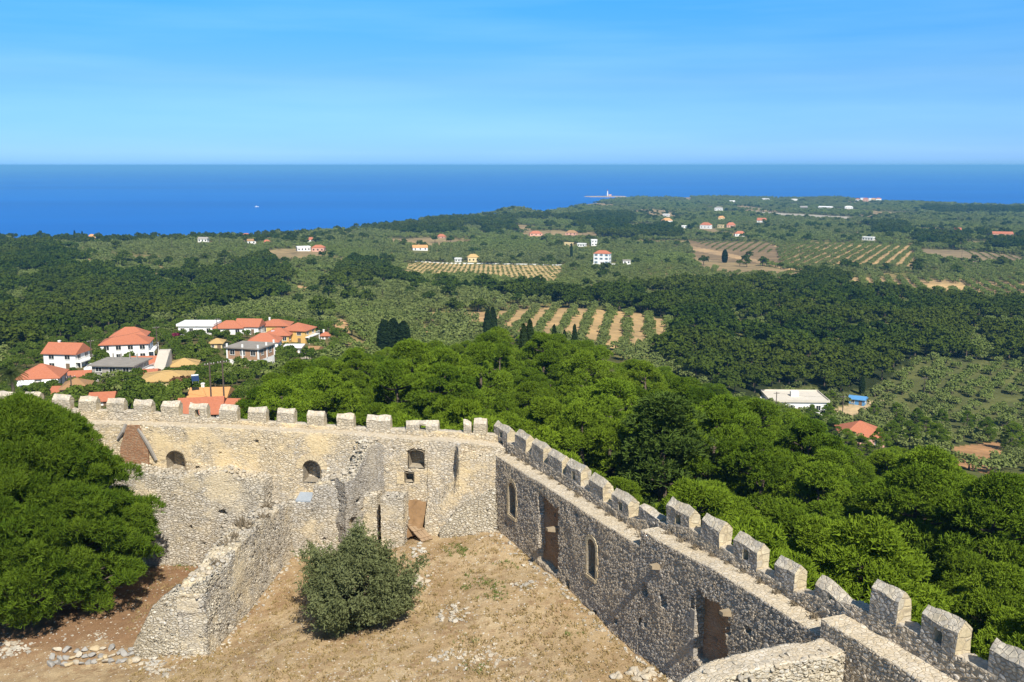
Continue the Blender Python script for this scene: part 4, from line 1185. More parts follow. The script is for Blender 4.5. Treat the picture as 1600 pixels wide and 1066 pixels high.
def arch_ring(frame, parent, sc, zc, w, h, y, rw, mat, kind='arch', down=.0, name="arch_surround", label=None):
    """ring of dressed blocks round an opening, standing a little proud"""
    mb = MB(); zs = zc + h / 2 - w / 2
    n = 11
    for i in range(n):
        a0, a1 = math.pi * i / n + .012, math.pi * (i + 1) / n - .012
        q = [(math.cos(a) * r_, math.sin(a) * r_) for r_, a in ((w / 2 + .01, a0), (w / 2 + rw * (1 + .12 * (i % 2)), a0), (w / 2 + rw * (1 + .12 * (i % 2)), a1), (w / 2 + .01, a1))]
        vs = [(sc + x, y - .05, zs + z) for x, z in q] + [(sc + x, y + .5, zs + z) for x, z in q]
        mb.add(vs, [(0, 1, 2, 3), (7, 6, 5, 4), (0, 4, 5, 1), (1, 5, 6, 2), (2, 6, 7, 3), (3, 7, 4, 0)])
    if down:
        z = zs - .01; k = 0
        while z > zc - h / 2 - .05:
            hh = .34
            for sg in (-1, 1):
                rw2 = rw * (1.25 if (k % 2) else .8)
                x0, x1 = sorted((sc + sg * (w / 2 + .01), sc + sg * (w / 2 + rw2)))
                mb.box(x0, x1, y - .045, y + .5, z - hh + .012, z)
            z -= hh; k += 1
        mb.box(sc - w / 2 - .06, sc + w / 2 + .06, y - .08, y + .4, zc - h / 2 - .2, zc - h / 2 - .012)
    o = mb.build(name, mat, parent)
    return o
arch_ring(FL, LW, W1[1], W1[2], W1[3], W1[4], Y1, .42, M_dress)
arch_ring(FL, LW, W2[1], W2[2], W2[3], W2[4], Y1, .42, M_dress)
for q_ in (W1, W2, W3, W4): reveal(LW, q_, Y1)
# jambs of the square beam hole
a = MB(); k, sc, zc, w, h, d = W4
a.box(sc - w / 2 - .5, sc - w / 2 - .01, Y1 - .05, Y1 + .4, zc - h / 2 - .1, zc + h / 2 + .02); a.box(sc + w / 2 + .01, sc + w / 2 + .35, Y1 - .05, Y1 + .4, zc - h / 2 - .05, zc + h / 2)
a.build("hole_jamb", M_dress, LW)
# red brick flue scar, tapering to the top
tp = [FL.sz(200, 664, Y1), FL.sz(218, 664, Y1), FL.sz(233, 700, Y1), FL.sz(234, 730, Y1), FL.sz(188, 730, Y1), FL.sz(190, 696, Y1)]
a = MB(); n = len(tp)
a.add([(s, Y1 - .16, z) for s, z in tp] + [(s, Y1 + .3, z) for s, z in tp], [tuple(range(n)), tuple(reversed(range(n, 2 * n)))] + [(i, n + i, n + (i + 1) % n, (i + 1) % n) for i in range(n)])
o = a.build("flue_scar", M_brick, LW); o['label'] = "red brick scar of an old flue"
for (x0, y0_, x1, y1_) in ((198, 662, 186, 684), (217, 669, 246, 718)):
    p, q = FL.sz(x0, y0_, Y1), FL.sz(x1, y1_, Y1)
    a = MB(); a.tube([(p[0], Y1 - .12, p[1]), ((p[0] + q[0]) / 2 + .1, Y1 - .2, (p[1] + q[1]) / 2), (q[0], Y1 - .16, q[1])], [.1, .13, .1], 5); a.build("flue_edge", M_slab, LW)

# ---------------- courtyard ground
def wp(px, py, Y): return at_depth(px, py, Y)
_gc = [(-1.0, 60, 1.5), (2.0, 52, 1.3), (7.5, 42, 1.0), (12, 34, 1.0), (-5, 60, .8), (-9, 61, -.2), (-13, 61.3, -.9), (-20, 62.6, -2.0), (-28, 63, -2.6), (-16, 52, -1.3), (-9, 48, -.3), (-5, 42, 0.0), (-22, 50, -2.0), (-28, 48, -2.6), (-15, 40, -1.0), (5, 36, .8), (-2, 30, .3), (-40, 60, -3), (-40, 40, -3), (10, 24, .8), (-20, 25, -1)]
_gc = np.array(_gc, float)
def G0(X, Y):
    X, Y = np.asarray(X, float), np.asarray(Y, float); num = 0; den = 0
    for a, b, z in _gc:
        w = 1.0 / ((X - a) ** 2 + (Y - b) ** 2 + 6.0) ** 1.6
        num = num + w * z; den = den + w
    return num / den + (fbm(X * .35, Y * .35, 12, 4) - .5) * .45 + (fbm(X * 2.2, Y * 2.2, 15, 3) - .5) * .10
def ground_hit(px, py):
    d = ray(px, py); ys = np.linspace(22, 70, 1500); X, Z = d[0] / d[1] * ys, CAM_Z + d[2] / d[1] * ys
    i = int(np.argmax(Z <= G0(X, ys))); return np.array([X[i], ys[i], float(G0(X[i], ys[i]))])
def build_ground():
    xs = np.arange(-42, 22, .16); ys = np.arange(20, 70, .16)
    X, Y = np.meshgrid(xs, ys); Z = G0(X, Y)
    n, m = X.shape; V = np.stack([X, Y, Z], -1).reshape(-1, 3)
    idx = np.arange(n * m).reshape(n, m)
    F = np.stack([idx[:-1, :-1], idx[:-1, 1:], idx[1:, 1:], idx[1:, :-1]], -1).reshape(-1, 4)
    yl = FL.y[0] * (V[:, 0] - FL.o[0]) + FL.y[1] * (V[:, 1] - FL.o[1])
    yr = FR.y[0] * (V[:, 0] - FR.o[0]) + FR.y[1] * (V[:, 1] - FR.o[1])
    ok = (yl < 2.4) & (yr < .7)
    F = F[ok[F].all(1)]
    mat, nt, out = new_mat("dry_courtyard_earth"); t = NT(nt)
    p = t.pos()
    n1 = t.noise(p, .22, 6, .65); n2 = t.noise(p, 2.2, 6, .75); n3 = t.noise(p, 14, 4, .7)
    c = t.mix(t.ramp(n1, [(.38, 0.), (.62, 1.)]), (.325, .225, .12), (.45, .34, .20))
    c = t.mix(t.math('MULTIPLY', t.ramp(t.math('ADD', t.math('MULTIPLY', n2, .6), t.math('MULTIPLY', t.noise(p, .55, 5, .7), .45)), [(.52, 0.), (.62, 1.)]), .85), c, (.215, .125, .065))
    c = t.mix(t.math('MULTIPLY', t.ramp(t.noise(p, 1.1, 6, .8), [(.52, 0.), (.64, 1.)]), .6), c, (.52, .40, .235))
    # red earth beneath the pine on the left
    gx = t.n("ShaderNodeSeparateXYZ"); t.l(p, gx.inputs[0])
    nn = t.math('MULTIPLY', t.math('SUBTRACT', t.noise(p, .35, 6, .7), .5), 4.0)
    ra = t.math('ADD', t.math('DIVIDE', t.math('SUBTRACT', -13.0, gx.outputs[0]), 3.0), nn, True)
    rb = t.math('ADD', t.math('DIVIDE', t.math('SUBTRACT', gx.outputs[1], 48.5), 2.5), nn, True)
    red = t.math('MULTIPLY', ra, rb, True)
    c = t.mix(t.math('MULTIPLY', red, .75), c, (.20, .105, .055))
    c = t.mix(1.0, c, t.ramp(n3, [(.3, .68), (.7, 1.28)]), 'MULTIPLY')
    # pale pebbles and chips pressed into the soil
    vo = t.n("ShaderNodeTexVoronoi", feature='F1'); vo.inputs['Scale'].default_value = 5.5; t.l(p, vo.inputs['Vector'])
    sp = t.n("ShaderNodeSeparateColor"); t.l(vo.outputs['Color'], sp.inputs[0])
    peb = t.math('MULTIPLY', t.math('LESS_THAN', vo.outputs['Distance'], t.math('MULTIPLY', sp.outputs[0], .34)), t.math('GREATER_THAN', t.math('ADD', sp.outputs[1], t.math('MULTIPLY', t.noise(p, .5, 4, .6), .9)), 1.04))
    c = t.mix(t.math('MULTIPLY', peb, .8), c, (.64, .57, .46))
    h = t.math('ADD', t.math('MULTIPLY', n2, .6), t.math('ADD', t.math('MULTIPLY', n3, .3), t.math('MULTIPLY', peb, .3)))
    t.bsdf(out, c, 1.0, 0.0, t.bump(h, .9, .12))
    o = link_mesh("ground", np_mesh("ground", V, F, smooth=True), mat); tag(o, kind='structure')
build_ground()

# ---------------- low walls against the left curtain
zA = interp_px(FL, [(60, 738), (150, 741), (235, 742), (262, 747), (290, 745), (320, 741), (350, 738), (375, 745), (400, 749), (412, 755)], -.4)
BA = root_at("ruined_wall", FL, "low thick rubble wall leaning against the long castle wall, below its left arched window")
slab("wall_face", FL, FL.sx(60, -.4), FL.sx(412, -.4), lambda s: -4.0, zA, Y1 + .3 + .4, M_low, .085, -.4, [nich(340, 797, 354, 805, 'rough', .5, -.4), nich(296, 821, 301, 826, 'rect', .4, -.4), nich(343, 822, 347, 826, 'rect', .4, -.4), nich(316, 848, 322, 853, 'rect', .4, -.4), nich(350, 848, 354, 851, 'rect', .4, -.4)], .25, BA, 11, .18, tres=.12, endrag=.15, holes=5)
# sloping rubble packing on top of it, up to the windows
zA2 = interp_px(FL, [(60, 715), (240, 727), (262, 737), (300, 741), (330, 742), (420, 760)], .9)
slab("rubble_top", FL, FL.sx(60, .9), FL.sx(338, .9), lambda s: -3.0, zA2, 1.3, M_white_r, .1, .9, (), .3, BA, 12, .2, endrag=.2)
BB = root_at("ruined_wall", FL, "rubble wall block with a metal sheet on top, below the second arched window")
zB = interp_px(FL, [(430, 790), (448, 786), (460, 785), (488, 783), (493, 755), (512, 751), (546, 752)], -.3)
slab("wall_face", FL, FL.sx(432, -.3), FL.sx(549, -.3), lambda s: -4.0, zB, Y1 + .8, M_low, .085, -.6, [nich(452, 808, 457, 813, 'rect', .4, -.3), nich(506, 838, 511, 841, 'rect', .4, -.3), nich(457, 857, 461, 861, 'rect', .4, -.3)], .2, BB, 14, .12, tres=.12, endrag=.1, holes=4)
# metal sheet lying on that block
s_, z_ = FL.sz(486, 791, .3)
ms = MB(); ms.box(-.75, .75, -.5, .5, 0, .03); ms.box(-.75, .75, -.52, -.5, -.08, .03)
o = ms.build("metal_sheet", M_metal, None, tuple(FL.w(s_, .0, zB(s_) + .20)), FL.rz); o.rotation_euler = (R(14), 0, FL.rz)
tag(o, "grey metal sheet lying on the rubble block below the second arched window", "metal sheet")

# ragged cross wall, running from the castle wall towards the camera
pf = FL.w(FL.sx(601, Y1, 760), Y1, 0); F2 = Frame((0, 0), 46.0)
pn = pf - F2.x * 3.0
F2 = Frame(pn, 46.0)
CW2 = root_at("cross_wall", F2, "ragged broken cross wall with white rubble top, standing out from the castle wall beside the niche")
zr = interp_px(F2, [(546, 753), (552, 749), (560, 736), (568, 716), (576, 698), (590, 690), (603, 693)], 0.0)
slab("wall_face", F2, -.1, 3.0, lambda s: -2.0, zr, 1.0, M_shadeface, .085, 0.0, [('rough', .5, 1.6, .5, .8, .5)], .2, CW2, 21, .3, tres=.1, endrag=.2, holes=4, cols=M_white_r)
slab("rubble_slope", F2, .3, 2.8, lambda s: -2.0, lambda s: zr(s) - .75 - .3 * (3 - s) / 3, 1.1, M_white_r, .085, 1.0, (), .4, CW2, 22, .4, tres=.1, endrag=.3)

# piers and blocks of the small vault before the corner
PB = root_at("pier", FL, "squared rubble pier between the bush and the dark doorway at the castle wall")
slab("wall_face", FL, FL.sx(594, -1.2, 780), FL.sx(631, -1.2, 780), lambda s: -2.0, interp_px(FL, [(590, 777), (600, 779), (631, 777)], -1.2), 1.3, M_low, .085, -1.2, (), .12, PB, 31, .06, tres=.1)
PA = root_at("pier", FL, "narrow rubble pier behind the squared pier, beside the ragged cross wall")
slab("wall_face", FL, FL.sx(562, -.1, 780), FL.sx(591, -.1, 780), lambda s: -2.0, interp_px(FL, [(560, 773), (591, 774)], -.1), 1.6, M_low, .085, -.1, (), .1, PA, 32, .08, tres=.1)
CB = root_at("corner_block", FL, "pale rubble block filling the castle corner, right of the dark doorway")
_zc = interp_px(FL, [(716, 716), (740, 714), (790, 711)], 0.0)
_se = FL.sx(717, 0, 740)
zC = lambda s: _zc(s) if s > _se else ztl(s) - .12
def frontC(S, Z):
    zl = np.interp(S, [FL.sx(662, .6, 790), FL.sx(690, .6, 770), FL.sx(712, .6, 748), FL.sx(719, .4, 722)], [FL.sz(662, 800, .6)[1], FL.sz(690, 775, .6)[1], FL.sz(712, 752, .6)[1], FL.sz(719, 722, .4)[1]])
    k = np.clip((Z - zl + .9) / 1.7, 0, 1); k = k * k * (3 - 2 * k)
    e = np.clip((_se + .1 - S) / .55, 0, 1); e = e * e * (3 - 2 * e)
    return e * k * (Y1 - .05)
slab("wall_face", FL, FL.sx(663, 0, 800), .5, lambda s: -1.0, zC, Y1 + .4, M_left, .08, 0.0, (), .12, CB, 33, .05, tres=.1, front=frontC)
# rubble skirt of the corner block
zS = interp_px(FL, [(684, 832), (700, 815), (715, 795), (740, 780), (776, 765)], -.35)
slab("rubble_skirt", FL, FL.sx(686, -.35, 820), .1, lambda s: -1.0, zS, .8, M_white_r, .09, -.35, (), .35, CB, 34, .15, endrag=.15)
# earth bank inside the doorway
s0, s1 = FL.sx(598, .6, 790), FL.sx(664, .6, 790)
z1 = FL.sz(640, 792, .6)[1]; z2 = FL.sz(640, 778, 1.2)[1]
u_, v_ = np.meshgrid(np.linspace(0, 1, 26), np.linspace(0, 1, 26))
eX, eY = s0 + (s1 - s0) * u_, -.5 + 1.9 * v_
eZ = (z1 - 1.5) + (z2 - z1 + 1.5) * v_ ** .7 + (fbm(eX * 2.1, eY * 2.1, 5, 4) - .5) * .7
ei = np.arange(26 * 26).reshape(26, 26)
eF = np.stack([ei[:-1, :-1], ei[:-1, 1:], ei[1:, 1:], ei[1:, :-1]], -1).reshape(-1, 4)
link_mesh("earth_bank", np_mesh("earth_bank", np.stack([eX, eY, eZ], -1).reshape(-1, 3), eF, smooth=True), plain("shaded_brown_earth", (.235, .145, .075), .95, .05, .35, 2.5), CB)  # brown soil, with the doorway's partial shade put into its colour
# plank ramp
g1 = ground_hit(668, 846); top = FL.w(FL.sx(642, 0.2, 820), .2, FL.sz(642, 818, .2)[1])
d = Vector(top) - Vector(g1)
pk = MB(); L = d.length
for i, x in enumerate((-.42, -.14, .14)): pk.box(x, x + .26, 0, L, 0 + .004 * i, .06 + .004 * i)
for yy in (.25, L * .5, L - .35): pk.box(-.44, .42, yy, yy + .12, .075, .12)
o = pk.build("plank_ramp", plain("grey_brown_planks", (.33, .23, .14), .9, .1, .25, 2.5), None, tuple(g1 + np.array([0, 0, .05])))
o.rotation_euler = d.to_track_quat('Y', 'Z').to_euler(); tag(o, "weathered plank ramp leading up to the dark doorway", "ramp")

# ---------------- long cross wall in the left half of the courtyard
fe = FL.w(FL.sx(458, -.4, 820), -.3, 0)
F1 = Frame(fe, 8.0)
nearS = None
dd = ray(330, 1010); 
# near end: where the ground line of the right face reaches px 322
best = min((abs(project(*(fe - F1.x * t_ + np.array([0, 0, -1.0])))[0] - 324), t_) for t_ in np.arange(4, 25, .1)); t_near = best[1]
CW1 = root_at("cross_wall", F1, "long broken cross wall of coursed stone with a sloping ragged top, crossing the courtyard towards the bottom left")
z1w = interp_px(F1, [(314, 950), (322, 928), (330, 908), (346, 893), (372, 858), (395, 832), (420, 808), (440, 792), (455, 785), (470, 782)], 0.0)
slab("wall_face", F1, -t_near, .15, lambda s: -4.0, z1w, 1.5, M_low, .075, 0.0, (), .2, CW1, 41, .16, tres=.09, endrag=.3, holes=14)
# its flaring broken end, facing the camera
pe = fe - F1.x * (t_near - .05)
FE = Frame(pe, 98.0)
zE = interp_px(FE, [(205, 1012), (214, 1000), (228, 970), (240, 948), (252, 937), (270, 932), (290, 925), (312, 915), (330, 909)], .1)
slab("broken_end", FE, FE.sx(206, .1, 1000), -.03, lambda s: -4.0, zE, 1.6, M_white_r, .075, .1, (), .35, None, 42, .15, tres=.1, endrag=.25)
o = bpy.data.objects["broken_end"]; mw = Matrix.Translation(tuple(FE.o)) @ Matrix.Rotation(FE.rz, 4, 'Z'); o.parent = CW1
pm = Matrix.Translation(tuple(F1.o)) @ Matrix.Rotation(F1.rz, 4, 'Z'); lm = pm.inverted() @ mw
o.location = lm.to_translation(); o.rotation_euler = lm.to_euler()

# ---------------- right curtain wall
RW = root_at("curtain_wall", FR, "long shaded grey castle wall with merlons and walkway, descending from the corner to the bottom right")
sA, zA_ = FR.sz(989, 847); sB, _ = FR.sz(1001, 829); sC, _ = FR.sz(1284, 990)
zt1 = interp_px(FR, [(760, 704), (776, 713), (840, 752), (914, 800), (989, 847)])
zt2 = interp_px(FR, [(995, 825), (1002, 829), (1060, 862), (1120, 893), (1180, 930), (1239, 969), (1285, 996)])
s3, z3 = FR.sz(1285, 967)
sEnd = sC + 11.0
def nr(px0, py0, px1, py1, kind, dep): return nich(px0, py0, px1, py1, kind, dep, 0.0, FR)
RWIN1 = nr(795, 755, 806, 806, 'arch', 1.55); RWIN2 = nr(918, 843, 931, 901, 'arch', 1.55)
BR1 = nr(842, 784, 872, 888, 'rag', .5); BR2 = nr(1086, 938, 1136, 1048, 'rag', .6)
gz = lambda s: -1.0
seg1 = [RWIN1, RWIN2, BR1, nr(899, 800, 902, 806, 'rect', .4), nr(885, 908, 890, 918, 'rect', .4)]
seg2 = [BR2, nr(1003, 912, 1013, 932, 'rough', .6), nr(1033, 931, 1041, 949, 'rect', .5), nr(1079, 932, 1084, 954, 'rect', .5), nr(974, 948, 979, 960, 'rect', .5), nr(996, 965, 1001, 977, 'rect', .5), nr(1136, 975, 1142, 992, 'rect', .5), nr(1052, 1008, 1055, 1015, 'rect', .4)]
slab("wall_face", FR, 0.0, sB, gz, zt1, 1.0, M_right, .07, 0.0, seg1, .1, RW, 51, .03, holes=6, cols=M_walk, tres=.12)
slab("wall_face", FR, sB + .004, s3 - .004, gz, zt2, 1.0, M_right, .06, 0.0, seg2, .1, RW, 52, .03, holes=8, cols=M_walk, tres=.12)
slab("wall_face", FR, s3, sEnd, gz, lambda s: z3 - (s - s3) * .02, 1.35, M_right, .06, -.05, (), .08, RW, 53, .05, cols=M_walk, tres=.1)
# parapet: three steps
YQ = 1.02
MR = [(771.5, 793.4, 665, 691, 1), (805, 822, 678.5, 705, 0), (830.6, 849, 693, 723, 0), (856, 878, 709, 740, 0), (884.6, 908, 725, 760.5, 1), (920, 942.7, 748.7, 784, 0), (955.5, 982.5, 772, 809.5, 1), (997.7, 1030, 792, 816, 2),
      (1041.6, 1077.6, 787.5, 825, 1), (1094.8, 1125.7, 813, 854, 0), (1145.6, 1184, 842, 890.5, 1), (1209.5, 1241.5, 880, 923.6, 0), (1273, 1331, 912.6, 945, 3), (1358.6, 1403, 919, 974, 0), (1438, 1497, 958.5, 1026, 1), (1543, 1612, 1013, 1088, 0)]
bp = [FR.sz(b, bs, YQ) for a, b, t_, bs, k in MR]
bx, bz = [p[0] for p in bp], [p[1] for p in bp]
zp = lambda s: float(np.interp(s, bx, bz))
ends = [-1.5, sB - .3, s3 - .2, sEnd + 4]
slab("parapet", FR, -1.2, sEnd + 3, lambda s: zp(s) - 2.2 if s < sC else zp(s) - 3.0, zp, .55, M_right, .09, YQ, (), .06, RW, 55, .03, cols=M_cope)
slab("outer_face", FR, -1.5, sEnd + 3, lambda s: -14.0, lambda s: zp(s) - 1.2 if s < sC else zp(s) - 2.0, .5, M_right, .4, YQ + .60, (), .1, RW, 56)
for i, (a, b, t_, bs, k) in enumerate(MR):
    s0, s1 = FR.sx(a, YQ, (t_ + bs) / 2), FR.sx(b, YQ, (t_ + bs) / 2)
    z0 = zp((s0 + s1) / 2) - .15; ze = .5 * (FR.sz(a, t_, YQ)[1] + FR.sz(a, t_, YQ)[1])
    hole = None
    w = s1 - s0; h = ze - z0
    if k in (1, 3): hole = (s0 + w * .40, s0 + w * .62, z0 + h * .25, z0 + h * .80)
    merlon(FR, RW, s0, s1, z0, ze, YQ - .012, .62, hole, .32 if k != 2 else .12, .5 if k == 3 else (.15 if k == 2 else 0), 40 + i, face=M_rmer, label={1: "merlon with a loophole", 2: "low worn merlon", 3: "low merlon with a loophole and a broken end"}.get(k))
arch_ring(FR, RW, RWIN1[1], RWIN1[2], RWIN1[3], RWIN1[4], 0, .22, M_dress, down=1, name="window_surround")
arch_ring(FR, RW, RWIN2[1], RWIN2[2], RWIN2[3], RWIN2[4], 0, .22, M_dress, down=1, name="window_surround")
reveal(RW, RWIN1, 0); reveal(RW, RWIN2, 0)
for nb, nm in ((BR1, "brick_fill"), (BR2, "brick_fill")):
    k, sc, zc, w, h, dep = nb
    slab(nm, FR, sc - w / 2 - .2, sc + w / 2 + .2, lambda s: zc - h / 2 - .3, lambda s: zc + h / 2 + .25, .25, M_brown, .08, dep - .16, [('rect', sc + .1, zc + h * .3, .22, .2, .15), ('rect', sc - .25, zc - h * .1, .2, .16, .12)], .26, RW, 71)
def corbel(px, py, sz_=.26):
    s, z = FR.sz(px, py)
    a = MB(); a.prism([(-.46, z - .02), (.3, z - .22), (.3, z + .13), (-.46, z + .13)], s - sz_ / 2, s + sz_ / 2); a.build("corbel", M_corb, RW)
corbel(866, 827); corbel(1030, 885); corbel(1141, 957)
# pale jamb left of the second brick recess
k, sc, zc, w, h, dep = BR2
a = MB()
zz = zc - h / 2; i = 0
while zz < zc + h * .2:
    a.box(sc - w / 2 - (.5 if i % 2 else .34), sc - w / 2 - .012, -.05, .4, zz, zz + .42); zz += .435; i += 1
a.box(sc + w / 2 + .012, sc + w / 2 + .4, -.05, .4, zc - h / 2, zc - h / 2 + .9)
a.build("recess_jamb", masonry("grey_jamb_stone", [(.36, .33, .29), (.30, .28, .25)], (.26, .23, .19), .5, .4, (.40, .32, .2), .3, .02, .05, .1, disp=False), RW)

# stub of a cross wall at the bottom right
FS = Frame(FR.w(FR.sx(1314, 0, 1020) + .2, .02, 0), 65.65)
ST = root_at("cross_wall", FS, "broken stub of a rubble cross wall at the bottom right, meeting the shaded wall")
zs_ = interp_px(FS, [(1314, 1021), (1260, 1030), (1200, 1042), (1160, 1052), (1130, 1064), (1100, 1085), (1060, 1120)], 0.0)
slab("wall_face", FS, FS.sx(1085, 0, 1080), -.01, lambda s: -1.0, zs_, 1.15, M_white_r, .06, 0.0, (), .3, ST, 61, .10, tres=.08, endrag=.2, cols=M_walk)
# ------------------------------------------------------------------ planting the land
def plant_land():
    S = scatter()
    Z = T0(S[:, 0], S[:, 1]); px, py = project(S[:, 0], S[:, 1], Z)
    zn = zone(px, py)
    r = np.random.default_rng(11)
    d = np.hypot(S[:, 0], S[:, 1]); az = np.arctan2(S[:, 0], S[:, 1])
    ok = (Z > SEA_Z + 2) & (d < coast(az) * .985)
    grove = ok & (zn == 0) & (px > -330) & (px < 1930)
    # gaps of dry ground in the nearer groves
    f = fbm(S[:, 0] / 60, S[:, 1] / 60, 77, 4)
    f = np.where((px > 1150) & (py > 540), 0.0, f)
    grove &= ~((f > .66) & (r.uniform(0, 1, len(f)) < .7)) & ~bare_far(S[:, 0], S[:, 1])
    rows = ok & (zn == 2)
    # the rows on bare soil are regular
    hs = np.array(HOUSE_SPOTS)
    def clear(X, Y, extra=1.5):
        k = np.ones(len(X), bool)
        for hx, hy, hr in hs:
            # ground of the house and a strip in front of it
            dd = math.hypot(hx, hy); ux, uy = -hx / dd, -hy / dd
            t = (X - hx) * ux + (Y - hy) * uy
            q = np.abs((X - hx) * uy - (Y - hy) * ux)
            front = 2.2 * hr + 0.046 * dd if dd > 500 else (2.2 * hr + 3 if hx < -20 else 1.2 * hr + 1)
            k &= ~((t > -hr * .9 - extra) & (t < front) & (q < hr + extra))
        return k
    grove &= clear(S[:, 0], S[:, 1])
    O = np.column_stack([S[:, 0], S[:, 1], Z, S[:, 2] * r.uniform(.8, 1.2, len(S))])
    olives = O[grove]; od = S[grove][:, 3]
    # rows
    RX = []
    for poly, ang, sp, inrow in ((ROWS[0], .13, 8.8, 4.4), (ROWS[1], .5, 11, 5.5), (ROWS[2], .55, 11, 5.0), (ROWS[3], .3, 9.5, 6.0), (ROWS[4], .45, 9.5, 5.5)):
        c = np.mean([terrain_hit(x, y)[:2] for x, y in poly], axis=0)
        g1, g2 = np.arange(-330, 330, sp), np.arange(-330, 330, inrow)
        A, B = np.meshgrid(g1, g2); A, B = A.ravel(), B.ravel()
        A = A + r.normal(0, .5, A.size); B = B + r.normal(0, .6, A.size)
        X = c[0] + A * math.cos(ang) + B * math.sin(ang); Y = c[1] - A * math.sin(ang) + B * math.cos(ang)
        k = Y > 200; X, Y = X[k], Y[k]
        zz = T0(X, Y); p, q = project(X, Y, zz)
        k = in_poly(p, q, poly) & (zone(p, q) == 2) & (r.uniform(0, 1, len(X)) < .93)
        RX.append(np.column_stack([X[k], Y[k], zz[k], r.uniform(.75, 1.05, k.sum()) * (1.0 if sp > 9 else .85)]))
    rowtrees = np.concatenate(RX)
    # woods
    W = []
    for dmin, dmax, sp, sc in ((200, 900, 6.0, .92), (900, 3200, 8.5, 1.15)):
        X, Y = scatter_plain(dmin, dmax, sp, int(dmin))
        zz = T0(X, Y); p, q = project(X, Y, zz)
        k = (zone(p, q) == 1) & clear(X, Y) & (p > -330) & (p < 1930)
        W.append(np.column_stack([X[k], Y[k], zz[k], r.uniform(.5, 1.4, k.sum()) * sc]))
    # scattered dark trees and hedgerows in the groves
    X, Y = scatter_plain(400, 3000, 26, 77)
    zz = T0(X, Y); p, q = project(X, Y, zz); dd = np.hypot(X, Y)
    k = (zone(p, q) == 0) & (dd < coast(np.arctan2(X, Y)) * .97) & clear(X, Y) & (fbm(X / 130, Y / 45, 55, 3) > .53) & (p > -330) & (p < 1930)
    W.append(np.column_stack([X[k], Y[k], zz[k], r.uniform(.7, 1.3, k.sum())]))
    # belt of trees and shrubs along the left shore
    a = r.uniform(-.62, -.12, 480); dd = coast(a) * r.uniform(.86, .99, 480)
    X, Y = dd * np.sin(a), dd * np.cos(a); k = clear(X, Y)
    W.append(np.column_stack([X[k], Y[k], T0(X, Y)[k], r.uniform(.5, 1.1, k.sum())]))
    woods = np.concatenate(W)
    return olives, rowtrees, woods
OL, RT, WD = plant_land()
print("trees:", len(OL), len(RT), len(WD))

def order_near(A):
    return A[np.argsort(np.hypot(A[:, 0], A[:, 1]) / A[:, 3])]
def visible(A, h):
    p, q = project(A[:, 0], A[:, 1], A[:, 2] + h * A[:, 3])
    k = (p > 5) & (p < 1595) & (q < 1066)
    k &= ~in_poly(p, q, PINEWOOD) & ~((p < 400) & (q > 600))
    return k
def stuff_instances(name, pts, variants, label):
    me = bpy.data.meshes.new(name)
    me.vertices.add(len(pts)); me.vertices.foreach_set("co", np.ascontiguousarray(pts[:, :3], np.float32).ravel())
    r = np.random.default_rng(len(pts))
    a = me.attributes.new("size", 'FLOAT', 'POINT'); a.data.foreach_set("value", pts[:, 3].astype(np.float32))
    a = me.attributes.new("turn", 'FLOAT', 'POINT'); a.data.foreach_set("value", r.uniform(0, 6.28, len(pts)).astype(np.float32))
    a = me.attributes.new("which", 'INT', 'POINT'); a.data.foreach_set("value", r.integers(0, len(variants), len(pts)).astype(np.int32))
    o = bpy.data.objects.new(name, me); COL.objects.link(o); tag(o, label, None, None, 'stuff')
    ng = bpy.data.node_groups.new(name, 'GeometryNodeTree')
    ng.interface.new_socket("Geometry", in_out='INPUT', socket_type='NodeSocketGeometry')
    ng.interface.new_socket("Geometry", in_out='OUTPUT', socket_type='NodeSocketGeometry')
    N, L = ng.nodes, ng.links
    gi, go = N.new("NodeGroupInput"), N.new("NodeGroupOutput")
    jn = N.new("GeometryNodeJoinGeometry")
    def attr(nm, ty):
        n = N.new("GeometryNodeInputNamedAttribute"); n.data_type = ty; n.inputs[0].default_value = nm; return n.outputs[0]
    sz, tn, wh = attr("size", 'FLOAT'), attr("turn", 'FLOAT'), attr("which", 'INT')
    cx = N.new("ShaderNodeCombineXYZ"); L.new(tn, cx.inputs[2])
    for k, ob in enumerate(variants):
        cmp = N.new("FunctionNodeCompare"); cmp.data_type = 'INT'; cmp.operation = 'EQUAL'
        L.new(wh, cmp.inputs[2]); cmp.inputs[3].default_value = k
        oi = N.new("GeometryNodeObjectInfo"); oi.inputs[0].default_value = ob; oi.inputs[1].default_value = True
        ip = N.new("GeometryNodeInstanceOnPoints")
        L.new(gi.outputs[0], ip.inputs['Points']); L.new(cmp.outputs[0], ip.inputs['Selection']); L.new(oi.outputs['Geometry'], ip.inputs['Instance'])
        L.new(cx.outputs[0], ip.inputs['Rotation']); L.new(sz, ip.inputs['Scale'])
        L.new(ip.outputs[0], jn.inputs[0])
    L.new(jn.outputs[0], go.inputs[0])
    md = o.modifiers.new("planting", 'NODES'); md.node_group = ng
    return o

